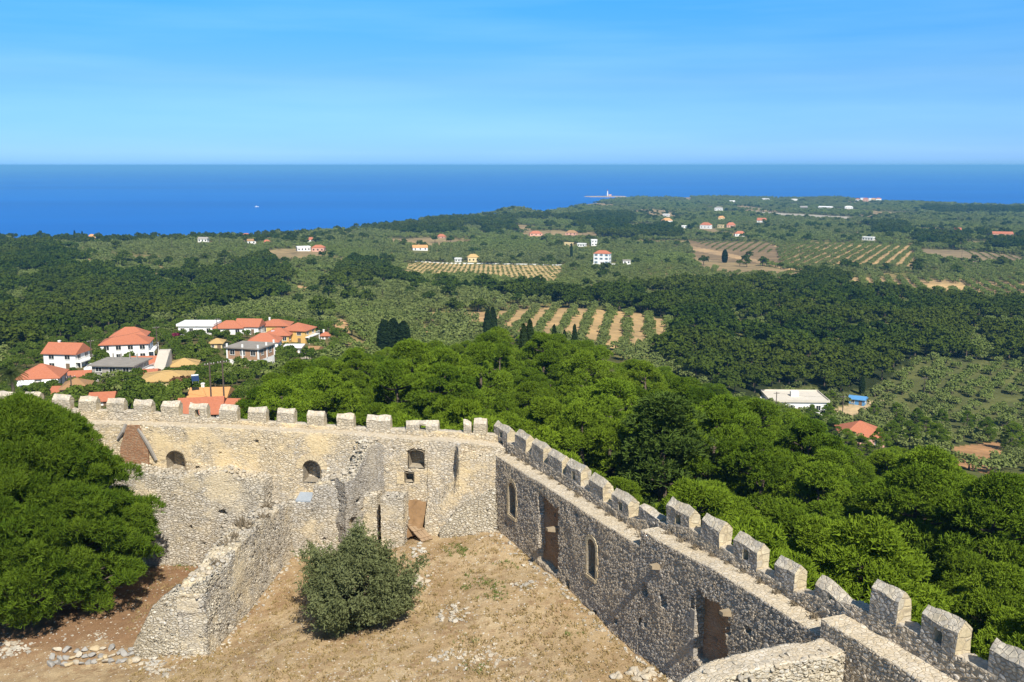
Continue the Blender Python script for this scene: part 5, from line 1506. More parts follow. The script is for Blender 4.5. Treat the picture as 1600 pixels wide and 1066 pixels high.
def plant_kind(A, meshes, n, h, name, labels, cat, group, stuffname, stufflabel):
    A = order_near(A); v = visible(A, h)
    near = A[v][:n]; rest = np.concatenate([A[v][n:], A[~v]])
    obs = []
    for i, (x, y, z, s) in enumerate(near):
        lb, gp = labels(x, y, z)
        obs.append(single(name, meshes[i % len(meshes)], (x, y, z - .1), random.uniform(0, 6.28), s, lb, cat, gp))
    vs = obs[:len(meshes)]
    ins = []
    for ob in vs: ins.append(ob)
    # instance the plain mesh at unit size: the object's own scale is not carried over
    stuff_instances(stuffname, rest, ins, stufflabel)
def lab_olive(x, y, z):
    p, q = project(x, y, z)
    if p < 560: return "grey green olive tree in the groves behind the village", "olive trees behind the village"
    if p < 1100: return "grey green olive tree on the slope just beyond the pines", "olive trees on the slope beyond the pines"
    return "grey green olive tree in the valley on the right, near the blue shed", "olive trees in the right valley"
def lab_row(x, y, z): return "olive tree standing in the straight rows on bare orange soil", "olive trees in rows on bare soil"
def lab_wood(x, y, z):
    p, q = project(x, y, z)
    if p < 540: return "dark green broadleaf tree in the wood on the slope behind the village", "trees of the wood behind the village"
    return "dark green broadleaf tree in the dense wood of the valley beyond the pines", "trees of the valley wood"
plant_kind(OL, OLIVE, 180, 4.0, "olive_tree", lab_olive, "olive tree", None, "olive_groves", "grey green olive groves covering the plain to the sea")
plant_kind(RT, OLIVE, 110, 4.0, "olive_tree", lab_row, "olive tree", None, "olive_rows", "olive trees planted in rows on the farther bare fields")
plant_kind(WD, BROAD, 290, 7.0, "broadleaf_tree", lab_wood, "tree", None, "broadleaf_woods", "dark dense broadleaf woods and hedgerows of the valley and plain")

# young plants in rows on the dry and the ploughed fields
def saplings():
    out = []
    for nm, ang, sp, ir, sc, sub in (('dry', .55, 9, 7, .42, None), ('plough', .35, 9, 5, .45, [(1080, 376), (1205, 379), (1208, 396), (1120, 392)]), ('plough2', .3, 8, 6, .42, [(1500, 391), (1600, 398), (1600, 411), (1543, 411)])):
        poly = FIELDS[nm] if sub is None else sub
        c = np.mean([terrain_hit(x, y)[:2] for x, y in poly], axis=0)
        A, B = np.meshgrid(np.arange(-300, 300, sp), np.arange(-300, 300, ir)); A, B = A.ravel(), B.ravel()
        X = c[0] + A * math.cos(ang) + B * math.sin(ang); Y = c[1] - A * math.sin(ang) + B * math.cos(ang)
        zz = T0(X, Y); p, q = project(X, Y, zz); k = in_poly(p, q, poly)
        out.append(np.column_stack([X[k], Y[k], zz[k], np.full(k.sum(), sc) * rng.uniform(.6, 1.2, k.sum())]))
    A = np.concatenate(out)
    o0 = [o for o in COL.objects if o.name.startswith("olive_tree")][:4]
    stuff_instances("young_plants", A, o0, "small young olive plants in rows on the dry fields")
saplings()

# ------------------------------------------------------------------ conifers
M_pine = leafmat("pine_needles", (0.034, 0.076, 0.006), (0.185, 0.275, 0.022), (0.02, (0.185, 0.240, 0.018), .4), 0.15)
M_pine2 = leafmat("dark_pine_needles", (0.042, 0.088, 0.007), (0.185, 0.255, 0.024), None, 0.15)
M_fir = leafmat("fir_needles", (0.040, 0.075, 0.014), (0.100, 0.150, 0.028), None, 0.2)
M_bush = leafmat("olive_bush_leaves", (0.092, 0.108, 0.040), (0.225, 0.245, 0.112), None, 0.18)

def needle_tris(C, D, n, ln, wd, spread, r):
    m = len(C)
    d = np.repeat(D, n, 0) + r.normal(0, spread, (m * n, 3)); d /= np.linalg.norm(d, axis=1, keepdims=True) + 1e-9
    s = np.cross(d, r.normal(0, 1, (m * n, 3))); s /= np.linalg.norm(s, axis=1, keepdims=True) + 1e-9
    c = np.repeat(C, n, 0) + r.normal(0, .03, (m * n, 3))
    L = (ln * r.uniform(.6, 1.2, m * n))[:, None]
    w = wd * r.uniform(.7, 1.3, m * n)[:, None]
    V = np.stack([c - s * w * .5, c + s * w * .5, c + d * L + s * w * .3, c + d * L - s * w * .3], 1).reshape(-1, 3)
    return V, np.arange(m * n * 4).reshape(-1, 4)

def pine_parts(seed, Ht, Rd, clumps, tufts, needles, ln, wd, base=.12, shape='round', cl_r=.22, spread=.55):
    r = np.random.default_rng(seed)
    C, D, Tn, limbs = [], [], [], []
    lob = r.uniform(.75, 1.2, 9)
    for i in range(clumps):
        t = r.uniform(0, 1) ** .85
        if shape == 'round': er = math.sin(math.pi * min(1, (.20 + .80 * t)) ** .9) ** .6 if t < .97 else .25
        elif shape == 'dome': er = (1 - t ** 2.0) ** .72 * (.62 + .38 * min(1, t / .18)) + .04
        elif shape == 'cone': er = (1 - t) ** .8 + .03
        else: er = (1 - t * .55)
        az = r.uniform(0, 2 * math.pi)
        er *= lob[int(az / 2 / math.pi * 9) % 9] * (.9 + .2 * r.uniform())
        k = r.uniform(.30, 1.0) ** .45
        c = np.array([math.cos(az) * Rd * er * k, math.sin(az) * Rd * er * k, Ht * (base + (1 - base - .04) * t)])
        cr = Rd * cl_r * r.uniform(.7, 1.3)
        n = sph(tufts, r); n[:, 2] = np.where(n[:, 2] < -.12, -n[:, 2], n[:, 2])
        p = c + n * (cr * r.uniform(.6, 1.0, tufts) ** .6)[:, None] * np.array([1, 1, .74])
        out = np.array([math.cos(az), math.sin(az), 0])
        d = n * .75 + np.array([0, 0, .55]) + out * .30
        C.append(p); D.append(d / np.linalg.norm(d, axis=1, keepdims=True))
        Tn.append(np.clip(r.uniform(0, .6) + r.uniform(0, .4, tufts), 0, 1))
        if i % 3 == 0: limbs.append(c)
    C, D, Tn = np.concatenate(C), np.concatenate(D), np.concatenate(Tn)
    V, F = needle_tris(C, D, needles, ln, wd, spread, r)
    T = np.repeat(np.repeat(Tn, needles), 4)
    crown = np_mesh("crown", V, F, None, False, {'tone': T})
    mb = MB()
    mb.tube([(0, 0, -1.0), (.12, .05, Ht * .3), (-.08, .1, Ht * .6), (.05, 0, Ht * .88)], [Ht * .024, Ht * .02, Ht * .013, .03], 8)
    for c in limbs:
        b = Vector((0, 0, max(.5, c[2] - np.hypot(c[0], c[1]) * .45)))
        e = Vector(c); mid = b.lerp(e, .5) + Vector((0, 0, -.15))
        mb.tube([b, mid, e], [.10, .06, .02], 5)
    trunk = mb.mesh("trunk", True)
    return crown, trunk

PINES = [pine_parts(300 + i, 12.0, 4.8, 74, 120, 7, .25, .055, .06, 'dome', .185, .9) for i in range(5)]
for c, t in PINES: c.materials.append(M_pine); t.materials.append(M_bark)
def conifer(name, parts, loc, rz, sc, label, cat, group=None):
    o = empty(name, loc, rz); o.scale = sc; tag(o, label, cat, group)
    link_mesh("crown", parts[0], None, o); link_mesh("trunk", parts[1], None, o)
    return o

def pinewood():
    r = np.random.default_rng(21); placed = []
    tries = 0
    while tries < 9000 and len(placed) < 230:
        tries += 1
        X, Y = r.uniform(-60, 120), r.uniform(18, 215)
        lx, ly = FL.loc(X, Y); rx, ry = FR.loc(X, Y)
        outside = ly > 6.5 if lx < -2 else True
        if lx >= -2 or True:
            if ry < 6.0 and ly < 6.5: continue
        if not outside: continue
        z = float(T0(X, Y)); s = r.uniform(.74, 1.26); top = z + 12 * s * .96
        p, q = project(X, Y, top)
        if not (380 < p < 1720 and 500 < q < 1130): continue
        if not in_poly(np.array([p]), np.array([q]), PINEWOOD)[0]: continue
        # keep the house roof, the white building and the track in view
        blocked = False
        for hx, hy, hr in HOUSE_SPOTS[N_VILL:N_VILL + 3]:
            hp, hq = project(hx, hy, float(T0(hx, hy)) + 1.5)
            if Y < hy and abs(p - hp) < 56 and q < hq - 1: blocked = True
            if math.hypot(X - hx, Y - hy) < hr + 4: blocked = True
        if blocked: continue
        if any((X - a) ** 2 + (Y - b) ** 2 < (4.7 + .010 * Y) ** 2 for a, b, *_ in placed): continue
        # nothing tall enough to hide the wall's merlons stands between wall and camera
        placed.append((X, Y, z, s))
    return placed
PW = pinewood(); print("pines", len(PW))
for i, (x, y, z, s) in enumerate(PW):
    p, q = project(x, y, z + 8)
    if q > 760: lb, gp = "bright green pine close behind the shaded wall at the right", "pines close behind the shaded wall"
    elif p > 1150: lb, gp = "bright green pine in the pine wood below the white building", "pines below the white building"
    else: lb, gp = "bright green pine in the pine wood behind the castle corner", "pines behind the castle corner"
    conifer("pine_tree", PINES[i % 5], (x, y, z), random.uniform(0, 6.28), (s * random.uniform(.9, 1.15),) * 2 + (s,), lb, "pine tree", gp)

for i, (px, pb, s) in enumerate([(1178, 652, .5), (1200, 662, .55), (1222, 668, .5), (1246, 672, .48), (1268, 664, .5), (1292, 668, .6), (1300, 690, .55), (1322, 716, .55), (1345, 722, .5), (1372, 716, .6), (1392, 698, .6), (1404, 680, .5), (1420, 702, .65), (1445, 690, .6), (1465, 708, .65), (1290, 640, .4), (1400, 655, .45), (1300, 630, .35), (1365, 655, .4), (1432, 668, .5), (1540, 690, .6), (1580, 705, .7), (1470, 670, .5), (1510, 672, .5)]):
    p = terrain_hit(px, pb)
    conifer("pine_tree", PINES[i % 5], tuple(p), i * 1.3, (s, s, s), "small young pine around the white building and the red roofed house on the right", "pine tree", "young pines round the right hand houses")
FIR = pine_parts(400, 14, 4.4, 110, 34, 8, .34, .07, .05, 'cone', .2, .5)
FIR[0].materials.append(M_fir); FIR[1].materials.append(M_bark)
def by_top(px, ptop, Y):
    p = at_depth(px, ptop, Y); z = float(T0(p[0], p[1])); return p[0], p[1], z, p[2] - z
x, y, z, h = by_top(1040, 612, 84)
conifer("fir_tree", FIR, (x, y, z), .5, (1.75, 1.75, h / 14), "dark green fir with flat layered branches, amid the bright pines behind the castle corner", "fir tree")

def cypress_parts(seed, Ht=10., Rd=.95):
    r = np.random.default_rng(seed); n = 1900
    t = r.uniform(0, 1, n); az = r.uniform(0, 6.283, n)
    rr_ = Rd * np.sin(np.clip(.12 + t * .88, 0, 1) * math.pi) ** .55 * r.uniform(.75, 1.05, n)
    C = np.stack([np.cos(az) * rr_, np.sin(az) * rr_, .3 + t * (Ht - .4)], -1)
    N = np.stack([np.cos(az), np.sin(az), np.full(n, .9)], -1)
    V, F = cards(C, N, .5, r)
    c = np_mesh("crown", V, F, None, False, {'tone': np.repeat(r.uniform(0, 1, n), 4)}); c.materials.append(M_cyp)
    m = MB(); m.tube([(0, 0, -.5), (0, 0, Ht * .8)], [.2, .06], 6); t_ = m.mesh("trunk"); t_.materials.append(M_bark)
    return c, t_
CYP = [cypress_parts(500 + i) for i in range(3)]
for i, (px, pt, Y, w, lb) in enumerate([
    (600, 500, 300, 2.2, "leftmost of three broad dark cypresses standing together beyond the village"), (614, 498, 302, 2.4, "middle one of three broad dark cypresses standing together beyond the village"), (630, 502, 300, 2.2, "rightmost of three broad dark cypresses standing together beyond the village"),
    (762, 484, 330, 1.6, "left one of a pair of dark cypresses at the near edge of the orange rows"), (770, 480, 332, 1.5, "right one of a pair of dark cypresses at the near edge of the orange rows"),
    (818, 506, 190, 1.0, "tall slim dark cypress rising out of the bright pines, left of two"), (828, 500, 195, 1.1, "tall slim dark cypress rising out of the bright pines, right of two"),
    (866, 508, 250, 1.0, "slim cypress in front of the orange rows, first of a loose line"), (882, 516, 252, .9, "slim cypress in front of the orange rows, second of a loose line"), (898, 508, 256, 1.0, "slim cypress in front of the orange rows, last of a loose line"),
    (893, 380, 930, 1.2, "lone cypress left of the white three storey house"), (345, 359, 1130, 1.4, "tree top on the left shore skyline"), (116, 360, 1130, 1.3, "left one of two cypresses on the left shore skyline"), (128, 361, 1130, 1.3, "right one of two cypresses on the left shore skyline"),
    (1133, 390, 890, 2.6, "lone dark cypress standing in the ploughed field"), (1348, 588, 330, 1.0, "slim cypress at the lower edge of the valley wood"), (1500, 545, 400, 1.0, "slim cypress in the valley wood on the right")]):
    if i == 11: continue
    x, y, z, h = by_top(px, pt, Y); h = max(h, 3.0)
    conifer("cypress", CYP[i % 3], (x, y, z), random.uniform(0, 6), (w, w, h / 10), lb, "cypress")
for k in range(16):
    px = 8 + k * 8.4 + random.uniform(-2, 2)
    x, y, z, h = by_top(px, 367 + random.uniform(0, 4), 1180)
    conifer("cypress", CYP[k % 3], (x, y, z), k, (.9, .9, max(h, 5) / 10), "small cypress of the thin row along the left shore", "cypress", "row of small cypresses along the left shore")

# umbrella pines, round trees and other single trees of the plain
def round_tree(px, pt, pb, lb, mesh, wide=1.0, cat="tree", name="broadleaf_tree"):
    p = terrain_hit(px, pb); h = (pb - pt) * p[1] / 1580
    s = h / (8.6 if mesh in BROAD else 5.2)
    o = single(name, mesh, tuple(p), random.uniform(0, 6), 1.0, lb, cat, None); o.scale = (s * wide, s * wide, s)
round_tree(60, 376, 389, "left one of two round umbrella pines at the edge of the left wood", GARDEN[0], 2.0, "pine tree", "umbrella_pine")
round_tree(111, 375, 390, "right one of two round umbrella pines at the edge of the left wood", GARDEN[1], 1.9, "pine tree", "umbrella_pine")
round_tree(64, 358, 376, "big dark tree on the left shore skyline", BROAD[0], .9)
round_tree(168, 366, 378, "dark round tree right of the orange house on the left shore", BROAD[1], 1.3)
round_tree(281, 364, 379, "dark round tree between the two thin poles on the left", BROAD[2], 1.2)
round_tree(405, 371, 382, "round bright green tree beside the white house near the left shore", GARDEN[2], 1.3)
round_tree(1170, 391, 405, "round dark tree lying low in the ploughed field", BROAD[3], 1.1)
round_tree(1232, 350, 364, "dark tree between the ploughed field and the hamlet", BROAD[0], 1.2)
round_tree(1168, 348, 364, "greyish bare tree in the hamlet on the plain", OLIVE[0], 1.6, "tree", "olive_tree")
round_tree(1197, 340, 354, "dark tree right of the red roofed house behind the hamlet", BROAD[1], 1.0)
round_tree(742, 384, 398, "round green tree behind the cream house at the dry field", GARDEN[1], 1.5)
round_tree(1515, 358, 372, "dark tree right of the white gabled house at the far wood", BROAD[2], 1.0)
round_tree(550, 500, 525, "greyish round tree right of the village end", OLIVE[2], 1.2, "tree", "olive_tree")
round_tree(708, 500, 535, "big grey green olive tree in front of the orange rows", OLIVE[1], 1.2, "tree", "olive_tree")

# trees and shrubs between the village houses
r = np.random.default_rng(33)
def blocked_by(x, y, ahead):
    for hx, hy, hr in HOUSE_SPOTS[:N_VILL]:
        dd = math.hypot(hx, hy); ux, uy = -hx / dd, -hy / dd
        t_ = (x - hx) * ux + (y - hy) * uy; q_ = abs((x - hx) * uy - (y - hy) * ux)
        if (-hr < t_ < hr + ahead and q_ < hr * 1.02) or math.hypot(x - hx, y - hy) < hr: return True
    return False
vill = [(130, 562), (158, 575), (25, 560), (150, 600), (175, 604), (215, 603), (232, 592), (270, 540), (290, 552), (300, 560), (270, 562), (330, 560), (345, 548), (300, 590), (310, 600), (340, 590), (352, 600), (370, 600), (392, 598), (410, 590), (430, 585), (445, 580), (455, 572), (480, 570), (425, 598), (440, 600), (390, 612), (405, 612), (500, 548), (525, 545), (540, 540), (520, 560), (535, 555), (350, 538), (325, 540), (285, 528), (262, 524), (240, 520), (250, 536), (140, 548), (148, 556), (60, 545), (30, 548), (80, 580), (92, 612), (85, 605), (140, 612), (180, 622), (200, 625), (215, 628), (190, 634), (232, 632), (250, 630), (275, 632), (205, 618), (120, 640), (150, 642), (178, 640), (222, 640), (258, 640), (242, 622), (410, 625), (420, 610), (375, 580), (365, 585), (475, 520), (498, 522), (330, 510), (345, 512), (440, 560), (455, 590), (480, 590), (500, 580), (470, 600), (300, 620), (288, 616), (20, 605), (34, 618), (10, 590), (5, 570), (290, 570), (318, 572), (335, 574), (395, 585)]
for i, (px, pb) in enumerate(vill):
    p = terrain_hit(px, pb); s = r.uniform(.55, 1.0)
    if blocked_by(p[0], p[1], 9.0): continue
    m = GARDEN[i % 3] if i % 4 else OLIVE[i % 4]
    single("garden_tree", m, tuple(p), r.uniform(0, 6), s, "leafy green garden tree between the red roofed village houses", "tree", "garden trees of the village")
gx, gy = scatter_plain(95, 420, 4.6, 505)
gz = T0(gx, gy); gp, gq = project(gx, gy, gz)
k = (in_poly(gp, gq, VILLAGE) | in_poly(gp, gq, [(0, 600), (560, 560), (560, 600), (420, 660), (0, 660)])) & ~in_poly(gp, gq, FIELDS['yard'])
GT = []
for x, y, z in zip(gx[k], gy[k], gz[k]):
    if blocked_by(x, y, 10.5) or r.uniform() < .1: continue
    GT.append((x, y, z, r.uniform(.32, .8)))
GT = order_near(np.array(GT))
gv = project(GT[:, 0], GT[:, 1], GT[:, 2] + 4 * GT[:, 3])
gvis = (gv[0] > 0) & (gv[1] < 655) & (gv[0] < 600)
near = GT[gvis][:205]; rest = np.concatenate([GT[gvis][205:], GT[~gvis & (gv[0] > -40)]])
gobs = [single("garden_tree", GARDEN[i % 3], (x, y, z), r.uniform(0, 6), sc_, "leafy green garden tree between the red roofed village houses", "tree", "garden trees of the village") for i, (x, y, z, sc_) in enumerate(near)]
stuff_instances("village_shrubs", rest, gobs[:3], "green shrubs and trees filling the gardens round the village")
M_boug = leafmat("bougainvillea_leaves", (0.10, 0.02, 0.035), (0.22, 0.03, 0.07), None, .2)
bc = lump_crown(np.random.default_rng(9), 2.2, 3.2, .2, 9, 80, .4, .85, .45)
me = np_mesh("flowering_bush", bc[0], bc[1], None, False, {'tone': bc[2]}); me.materials.append(M_boug)
single("flowering_bush", me, tuple(terrain_hit(275, 536)), 0, .8, "purple flowering bush beside the white flat roofed house", "bush", None)
M_dryb = leafmat("dry_brown_leaves", (0.16, 0.08, 0.04), (0.26, 0.15, 0.08), None, .2)
me = np_mesh("dry_bush", bc[0], bc[1], None, False, {'tone': bc[2]}); me.materials.append(M_dryb)
single("dry_bush", me, tuple(terrain_hit(284, 618)), 1, 1.0, "reddish brown dry bush in front of the cream house with the ochre roof", "bush", None)

# palm beside the castle wall on the left
def palm(px, ptop, Y, label):
    p = at_depth(px, ptop, Y); z = float(T0(p[0], p[1])); h = p[2] - z - .8
    o = empty("palm_tree", (p[0], p[1], z)); tag(o, label, "palm tree")
    m = MB(); m.tube([(0, 0, -.5), (.1, 0, h * .5), (0, 0, h)], [.3, .25, .28], 9); m.build("trunk", M_bark, o)
    r = np.random.default_rng(3); Vs, Fs, b = [], [], 0
    for k in range(44):
        az = r.uniform(0, 6.28); up = r.uniform(-.5, 1.1); L = r.uniform(2.2, 3.0)
        prev = np.array([0, 0, h]); dirv = np.array([math.cos(az) * math.cos(up), math.sin(az) * math.cos(up), math.sin(up)])
        for q in range(9):
            nx = prev + dirv * L / 9; dirv = dirv + np.array([0, 0, -.13]); dirv /= np.linalg.norm(dirv)
            sd = np.cross(dirv, [0, 0, 1]); sd /= np.linalg.norm(sd) + 1e-9
            for sg in (-1, 1):
                for e in (0., .5):
                    a = prev + (nx - prev) * e
                    tip = a + sd * sg * (.55 * (1 - q / 11)) + dirv * .25 + np.array([0, 0, -.18])
                    w = (nx - prev) * .35
                    Vs += [a, a + w, tip + w * .3, tip]; Fs.append((b, b + 1, b + 2, b + 3)); b += 4
            prev = nx
    me = np_mesh("fronds", np.array(Vs), np.array(Fs)); me.materials.append(leafmat("palm_fronds", (.05, .07, .02), (.13, .15, .05), None, .25, False))
    link_mesh("fronds", me, None, o)
palm(17, 575, 150, "palm with drooping fronds behind the merlons at the far left")

# ------------------------------------------------------------------ trees of the courtyard
bx_, by_ = at_depth(52, 930, 55)[:2]
LP = pine_parts(640, 12.4, 6.0, 560, 105, 9, .27, .036, .07, 'dome', .135, .62)
LP[0].materials.append(M_pine2); LP[1].materials.append(M_bark)
conifer("pine_tree", LP, (bx_, by_, float(G0(bx_, by_)) - .1), 1.0, (1, 1, 1.06), "large bushy green pine standing in the courtyard at the left edge", "pine tree")

def olive_bush():
    gp = ground_hit(557, 980)
    r = np.random.default_rng(71)
    o = empty("olive_tree", tuple(gp)); tag(o, "round grey green olive bush in the middle of the courtyard", "olive tree")
    Cs, Ns, Ts = [], [], []
    Rw, Hh = 2.95, 4.9
    for i in range(170):
        d = sph(1, r)[0]
        k = r.uniform(.35, 1.0) ** .4
        tz = .5 + .5 * d[2] * k
        prof = (.72 + .38 * math.sin(math.pi * min(1, tz * .95 + .05)))
        c = np.array([d[0] * Rw * k * prof * .9, d[1] * Rw * k * prof * .9, Hh * (.08 + .88 * tz)])
        n = 175
        ax = c - np.array([0, 0, Hh * .3]); ax /= np.linalg.norm(ax); ax = ax + np.array([0, 0, .5]); ax /= np.linalg.norm(ax)
        t = r.uniform(-.5, .5, n)
        c = c * np.array([1 + .20 * math.sin(3 * math.atan2(c[1], c[0]) + 1), 1, 1]) ; c[2] += .55 * math.sin(c[0] * 1.9 + .6) * min(1, c[2] / 2)
        p = c + ax * t[:, None] * 1.25 + r.normal(0, .17, (n, 3))
        Cs.append(p); Ns.append(sph(n, r) + ax * .3); Ts.append(np.clip(r.uniform(0, .6) + r.uniform(0, .4, n), 0, 1))
    C, N, T = np.concatenate(Cs), np.concatenate(Ns), np.concatenate(Ts)
    k = C[:, 2] > .05; C, N, T = C[k], N[k], T[k]
    D = N / np.linalg.norm(N, axis=1, keepdims=True)
    V, F = needle_tris(C, D, 2, .17, .055, .4, r)
    me = np_mesh("crown", V, F, None, False, {'tone': np.repeat(np.repeat(T, 2), 4)}); me.materials.append(M_bush)
    link_mesh("crown", me, None, o)
    m = MB()
    rr = random.Random(2)
    for i in range(7):
        a = i / 7 * 6.28
        m.tube([(0.15 * math.cos(a), .15 * math.sin(a), -.2), (.5 * math.cos(a), .5 * math.sin(a), 1.2), (1.3 * math.cos(a), 1.3 * math.sin(a), 2.6 + rr.uniform(-.3, .6))], [.12, .09, .03], 7)
    m.build("trunk", M_bark, o)
olive_bush()

# ------------------------------------------------------------------ stones and weeds
M_stone = masonry("loose_limestone", [(.54, .50, .42), (.36, .335, .29), (.50, .44, .34), (.44, .38, .29)], (.44, .39, .31), .6, .6, (.48, .38, .24), .5, .02, .02, .4, disp=False)
M_stone_g = plain("grey_limestone_block", (.33, .31, .275), .9, .1, .25, 2.5)
M_stone_y = plain("yellow_limestone_block", (.46, .36, .22), .9, .1, .2, 2.5)
def rock_arrays(r, n_sub=1):
    bm = bmesh.new(); bmesh.ops.create_icosphere(bm, subdivisions=n_sub, radius=1.0)
    V = np.array([v.co for v in bm.verts]); F = np.array([[v.index for v in f.verts] for f in bm.faces]); bm.free()
    return V, F
RV, RF = rock_arrays(None, 2)
def rock(r, sx, sy, sz):
    k = r.normal(0, 1, (9, 3)); V = RV.copy()
    for q in k:
        q = q / np.linalg.norm(q); d = V @ q; m = r.uniform(.38, .75); V = np.where((d > m)[:, None], V - q * (d - m)[:, None], V)
    V = V * (1 + r.normal(0, .04, (len(V), 1)))
    return V * np.array([sx, sy, sz])
def rotz(V, a):
    c, s = math.cos(a), math.sin(a); return V @ np.array([[c, s, 0], [-s, c, 0], [0, 0, 1]])
r = np.random.default_rng(91)
# the stacked row of blocks at the bottom left, each one a stone of its own
blk = []
for row, (y0_, n) in enumerate(((1037, 15), (1027, 14), (1018, 10))):
    for i in range(n):
        px = 76 + (142 * (i + .5 + .25 * row) / n) + r.uniform(-2, 2)
        blk.append((px, y0_ + r.uniform(-2.5, 2.5) - (px - 140) * .03, row))
for i, (px, py, row) in enumerate(blk):
    p = ground_hit(px, py)
    s = r.uniform(.18, .29)
    V = rotz(rock(r, s * r.uniform(1.0, 1.5), s, s * r.uniform(.6, .9)), r.uniform(0, 3.1))
    me = np_mesh("stone_block", V, RF, None, False)
    o = link_mesh("stone_block", me, M_stone_g if i % 5 < 3 else (M_stone_y if i % 5 == 3 else M_stone), None, (p[0], p[1], p[2] + s * .4))
    o.rotation_euler = (r.uniform(-.3, .3), r.uniform(-.3, .3), 0)
    tag(o, "rough limestone block in the tumbled row of blocks at the bottom left", "stone", "row of tumbled limestone blocks")
# loose rubble: heaps, edges of the walls and scattered chips
def rubble(name, spots, label):
    Vs, Fs, b = [], [], 0
    for (x, y, z, s) in spots:
        V = rotz(rock(r, s * r.uniform(.8, 1.5), s * r.uniform(.8, 1.2), s * r.uniform(.45, .8)), r.uniform(0, 3.1)) + np.array([x, y, z + s * .2])
        Vs.append(V); Fs.append(RF + b); b += len(V)
    o = link_mesh(name, np_mesh(name, np.concatenate(Vs), np.concatenate(Fs)), M_stone); tag(o, label, None, None, 'stuff')
def heap(px0, px1, py0, py1, n, smin, smax):
    out = []
    for i in range(n):
        a = r.normal(0, .33, 2)
        p = ground_hit((px0 + px1) / 2 + a[0] * (px1 - px0) / 1.4, min(1075, (py0 + py1) / 2 + a[1] * (py1 - py0) / 1.4))
        out.append((p[0], p[1], p[2], r.uniform(smin, smax) * r.uniform(.5, 1)))
    return out
sp = heap(-10, 48, 1000, 1028, 70, .08, .26) + heap(212, 275, 1028, 1062, 60, .08, .24) + heap(682, 730, 945, 980, 70, .05, .2) + heap(802, 838, 905, 925, 40, .06, .22) + heap(670, 815, 1005, 1050, 150, .05, .18)
sp += heap(970, 1030, 1046, 1066, 30, .1, .35) + heap(632, 668, 895, 925, 40, .1, .3) + heap(200, 330, 1010, 1034, 70, .06, .18) + heap(640, 668, 850, 872, 16, .1, .3) + heap(918, 980, 965, 990, 30, .05, .17) + heap(140, 170, 985, 1000, 24, .05, .14)
sp += heap(690, 776, 822, 842, 40, .07, .25) + heap(300, 312, 1010, 1035, 10, .06, .2)
for i in range(2600):
    p = ground_hit(r.uniform(180, 1090), r.uniform(835, 1075)); 
    if fbm(p[0] * .5, p[1] * .5, 66, 3) > .44: sp.append((p[0], p[1], p[2], r.uniform(.02, .075)))
for i in range(260):
    p = ground_hit(r.uniform(0, 330), r.uniform(880, 1040)); sp.append((p[0], p[1], p[2], r.uniform(.02, .09)))
for t_ in np.arange(.3, 26, .16):   # along the foot of the shaded wall and of the cross wall
    w = FR.w(t_, -.15 - abs(r.normal(0, .25)), 0); sp.append((w[0], w[1], float(G0(w[0], w[1])), r.uniform(.04, .15)))
for t_ in np.arange(.1, t_near, .2):
    w = F1.w(-t_, -.1 - abs(r.normal(0, .3)), 0); sp.append((w[0], w[1], float(G0(w[0], w[1])), r.uniform(.03, .14)))
for s in np.arange(FL.sx(60), FL.sx(412), .3):
    w = FL.w(s, -.55 - abs(r.normal(0, .3)), 0); sp.append((w[0], w[1], float(G0(w[0], w[1])), r.uniform(.03, .12)))
rubble("rubble", sp, "loose pale rubble and chips of stone scattered over the courtyard")
# loose stones crowning the broken walls
sp = []
for t_ in np.arange(.1, t_near, .11):
    w = F1.w(-t_, r.uniform(.12, 1.4), 0); sp.append((w[0], w[1], z1w(-t_) + .02, r.uniform(.06, .2)))
for t_ in np.arange(.0, 3.0, .05):
    w = F2.w(t_, r.uniform(.1, 1.5), 0); sp.append((w[0], w[1], zr(t_) + .0, r.uniform(.08, .24)))
for t_ in np.arange(0, 7.0, .05):
    s = -t_; w = FS.w(s, r.uniform(-.1, .5) if t_ < 4 else r.uniform(-.4, 1.1), 0); sp.append((w[0], w[1], zs_(s) - r.uniform(0, .25), r.uniform(.05, .17)))
for s in np.arange(FL.sx(60), FL.sx(412), .12):
    w = FL.w(s, r.uniform(-.3, .9), 0); sp.append((w[0], w[1], zA(s) + .0, r.uniform(.05, .18)))
rubble("wall_top_rubble", sp, "loose rubble stones lying along the broken wall tops")
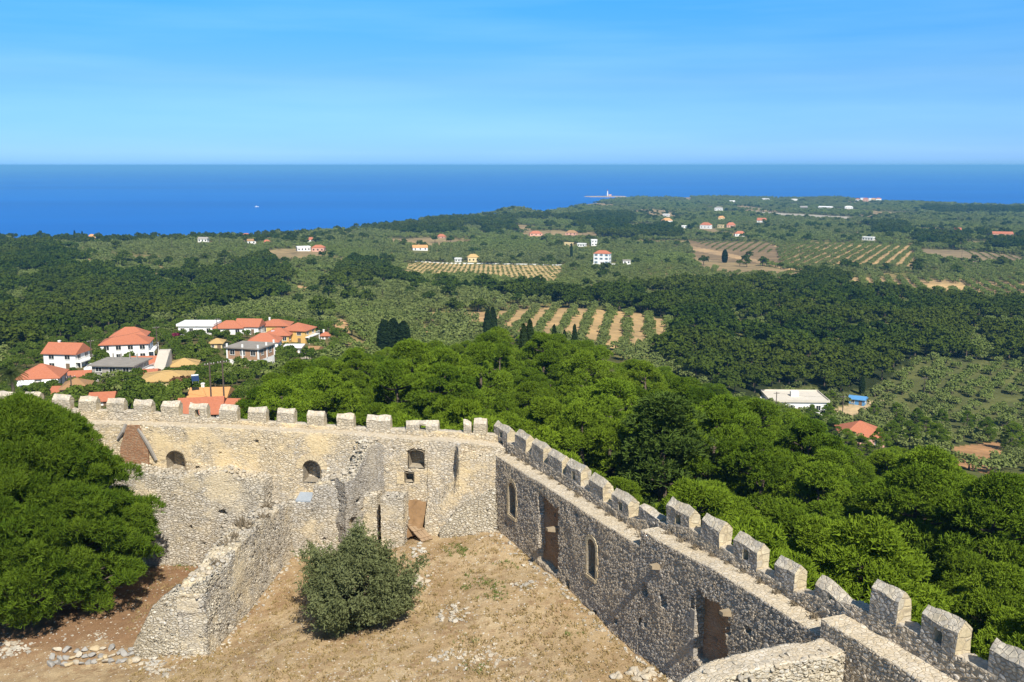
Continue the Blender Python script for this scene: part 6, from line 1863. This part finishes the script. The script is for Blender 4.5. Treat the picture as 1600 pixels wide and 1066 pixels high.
# weeds
def tufts_obj(name, spots, mat, label, h, n):
    Vs, Fs, b = [], [], 0
    for (x, y, z, s) in spots:
        C = np.array([[x, y, z]]) + r.normal(0, .12 * s, (n, 3)) * np.array([1, 1, 0.05])
        V, F = needle_tris(C, np.tile([0, 0, 1.0], (n, 1)), 3, h * s, .045 * s, .55, r)
        Vs.append(V); Fs.append(F + b); b += len(V)
    o = link_mesh(name, np_mesh(name, np.concatenate(Vs), np.concatenate(Fs)), mat); tag(o, label, None, None, 'stuff')
sp = []
for (px, py, n) in ((720, 862, 26), (748, 905, 12), (772, 930, 16), (770, 915, 14), (790, 880, 10), (735, 1000, 6), (745, 1045, 10), (705, 855, 10), (300, 880, 26), (330, 878, 20), (560, 905, 3), (900, 990, 6), (735, 910, 10)):
    for i in range(n):
        p = ground_hit(px + r.normal(0, 11), min(1070, py + r.normal(0, 5))); sp.append((p[0], p[1], p[2], r.uniform(.6, 1.2)))
tufts_obj("weeds", sp, leafmat("weed_leaves", (.12, .16, .04), (.22, .26, .08), None, .3, False), "small green weeds growing from the dry courtyard earth", .10, 5)
sp = []
for i in range(2400):
    p = ground_hit(r.uniform(200, 1080), r.uniform(840, 1072)); sp.append((p[0], p[1], p[2], r.uniform(.6, 1.2)))
tufts_obj("dry_grass", sp, leafmat("dry_grass_blades", (.30, .22, .10), (.44, .34, .17), None, .2, False), "short dry grass on the courtyard earth", .11, 6)
sp = []
for t_ in (2.2, 4.4, 5.4, 5.9, 7.5, 8.3, 10.4):
    w = F1.w(-t_ + r.uniform(-.3, .3), r.uniform(.1, 1.3), 0); sp.append((w[0], w[1], z1w(-t_) + .02, r.uniform(1.1, 2.0)))
for t_ in np.arange(.5, 29, 1.1):
    w = FR.w(t_, r.uniform(.75, .98), 0); sp.append((w[0], w[1], (zt1(t_) if t_ < sB else zt2(t_) if t_ < s3 else z3) + .0, r.uniform(.4, .9)))
tufts_obj("dry_weeds", sp, leafmat("dry_weed_stems", (.20, .16, .11), (.34, .28, .20), None, .2, False), "dry grey brown weeds on top of the walls", .24, 16)
# ------------------------------------------------------------------ the air over plain and sea
hz = MB(); hz.box(-95000, 95000, -95000, 95000, SEA_Z - 14, 27.0)
hm, hnt, hout = new_mat("sea_haze")
pv = hnt.nodes.new("ShaderNodeVolumePrincipled")
pv.inputs['Color'].default_value = (0.23, 0.61, 1.0, 1)
pv.inputs['Density'].default_value = 1.0e-4
pv.inputs['Anisotropy'].default_value = 0.0
hnt.links.new(pv.outputs[0], hout.inputs['Volume'])
o = hz.build("haze", hm); tag(o, "thin blue sea haze over the plain", None, None, 'stuff')
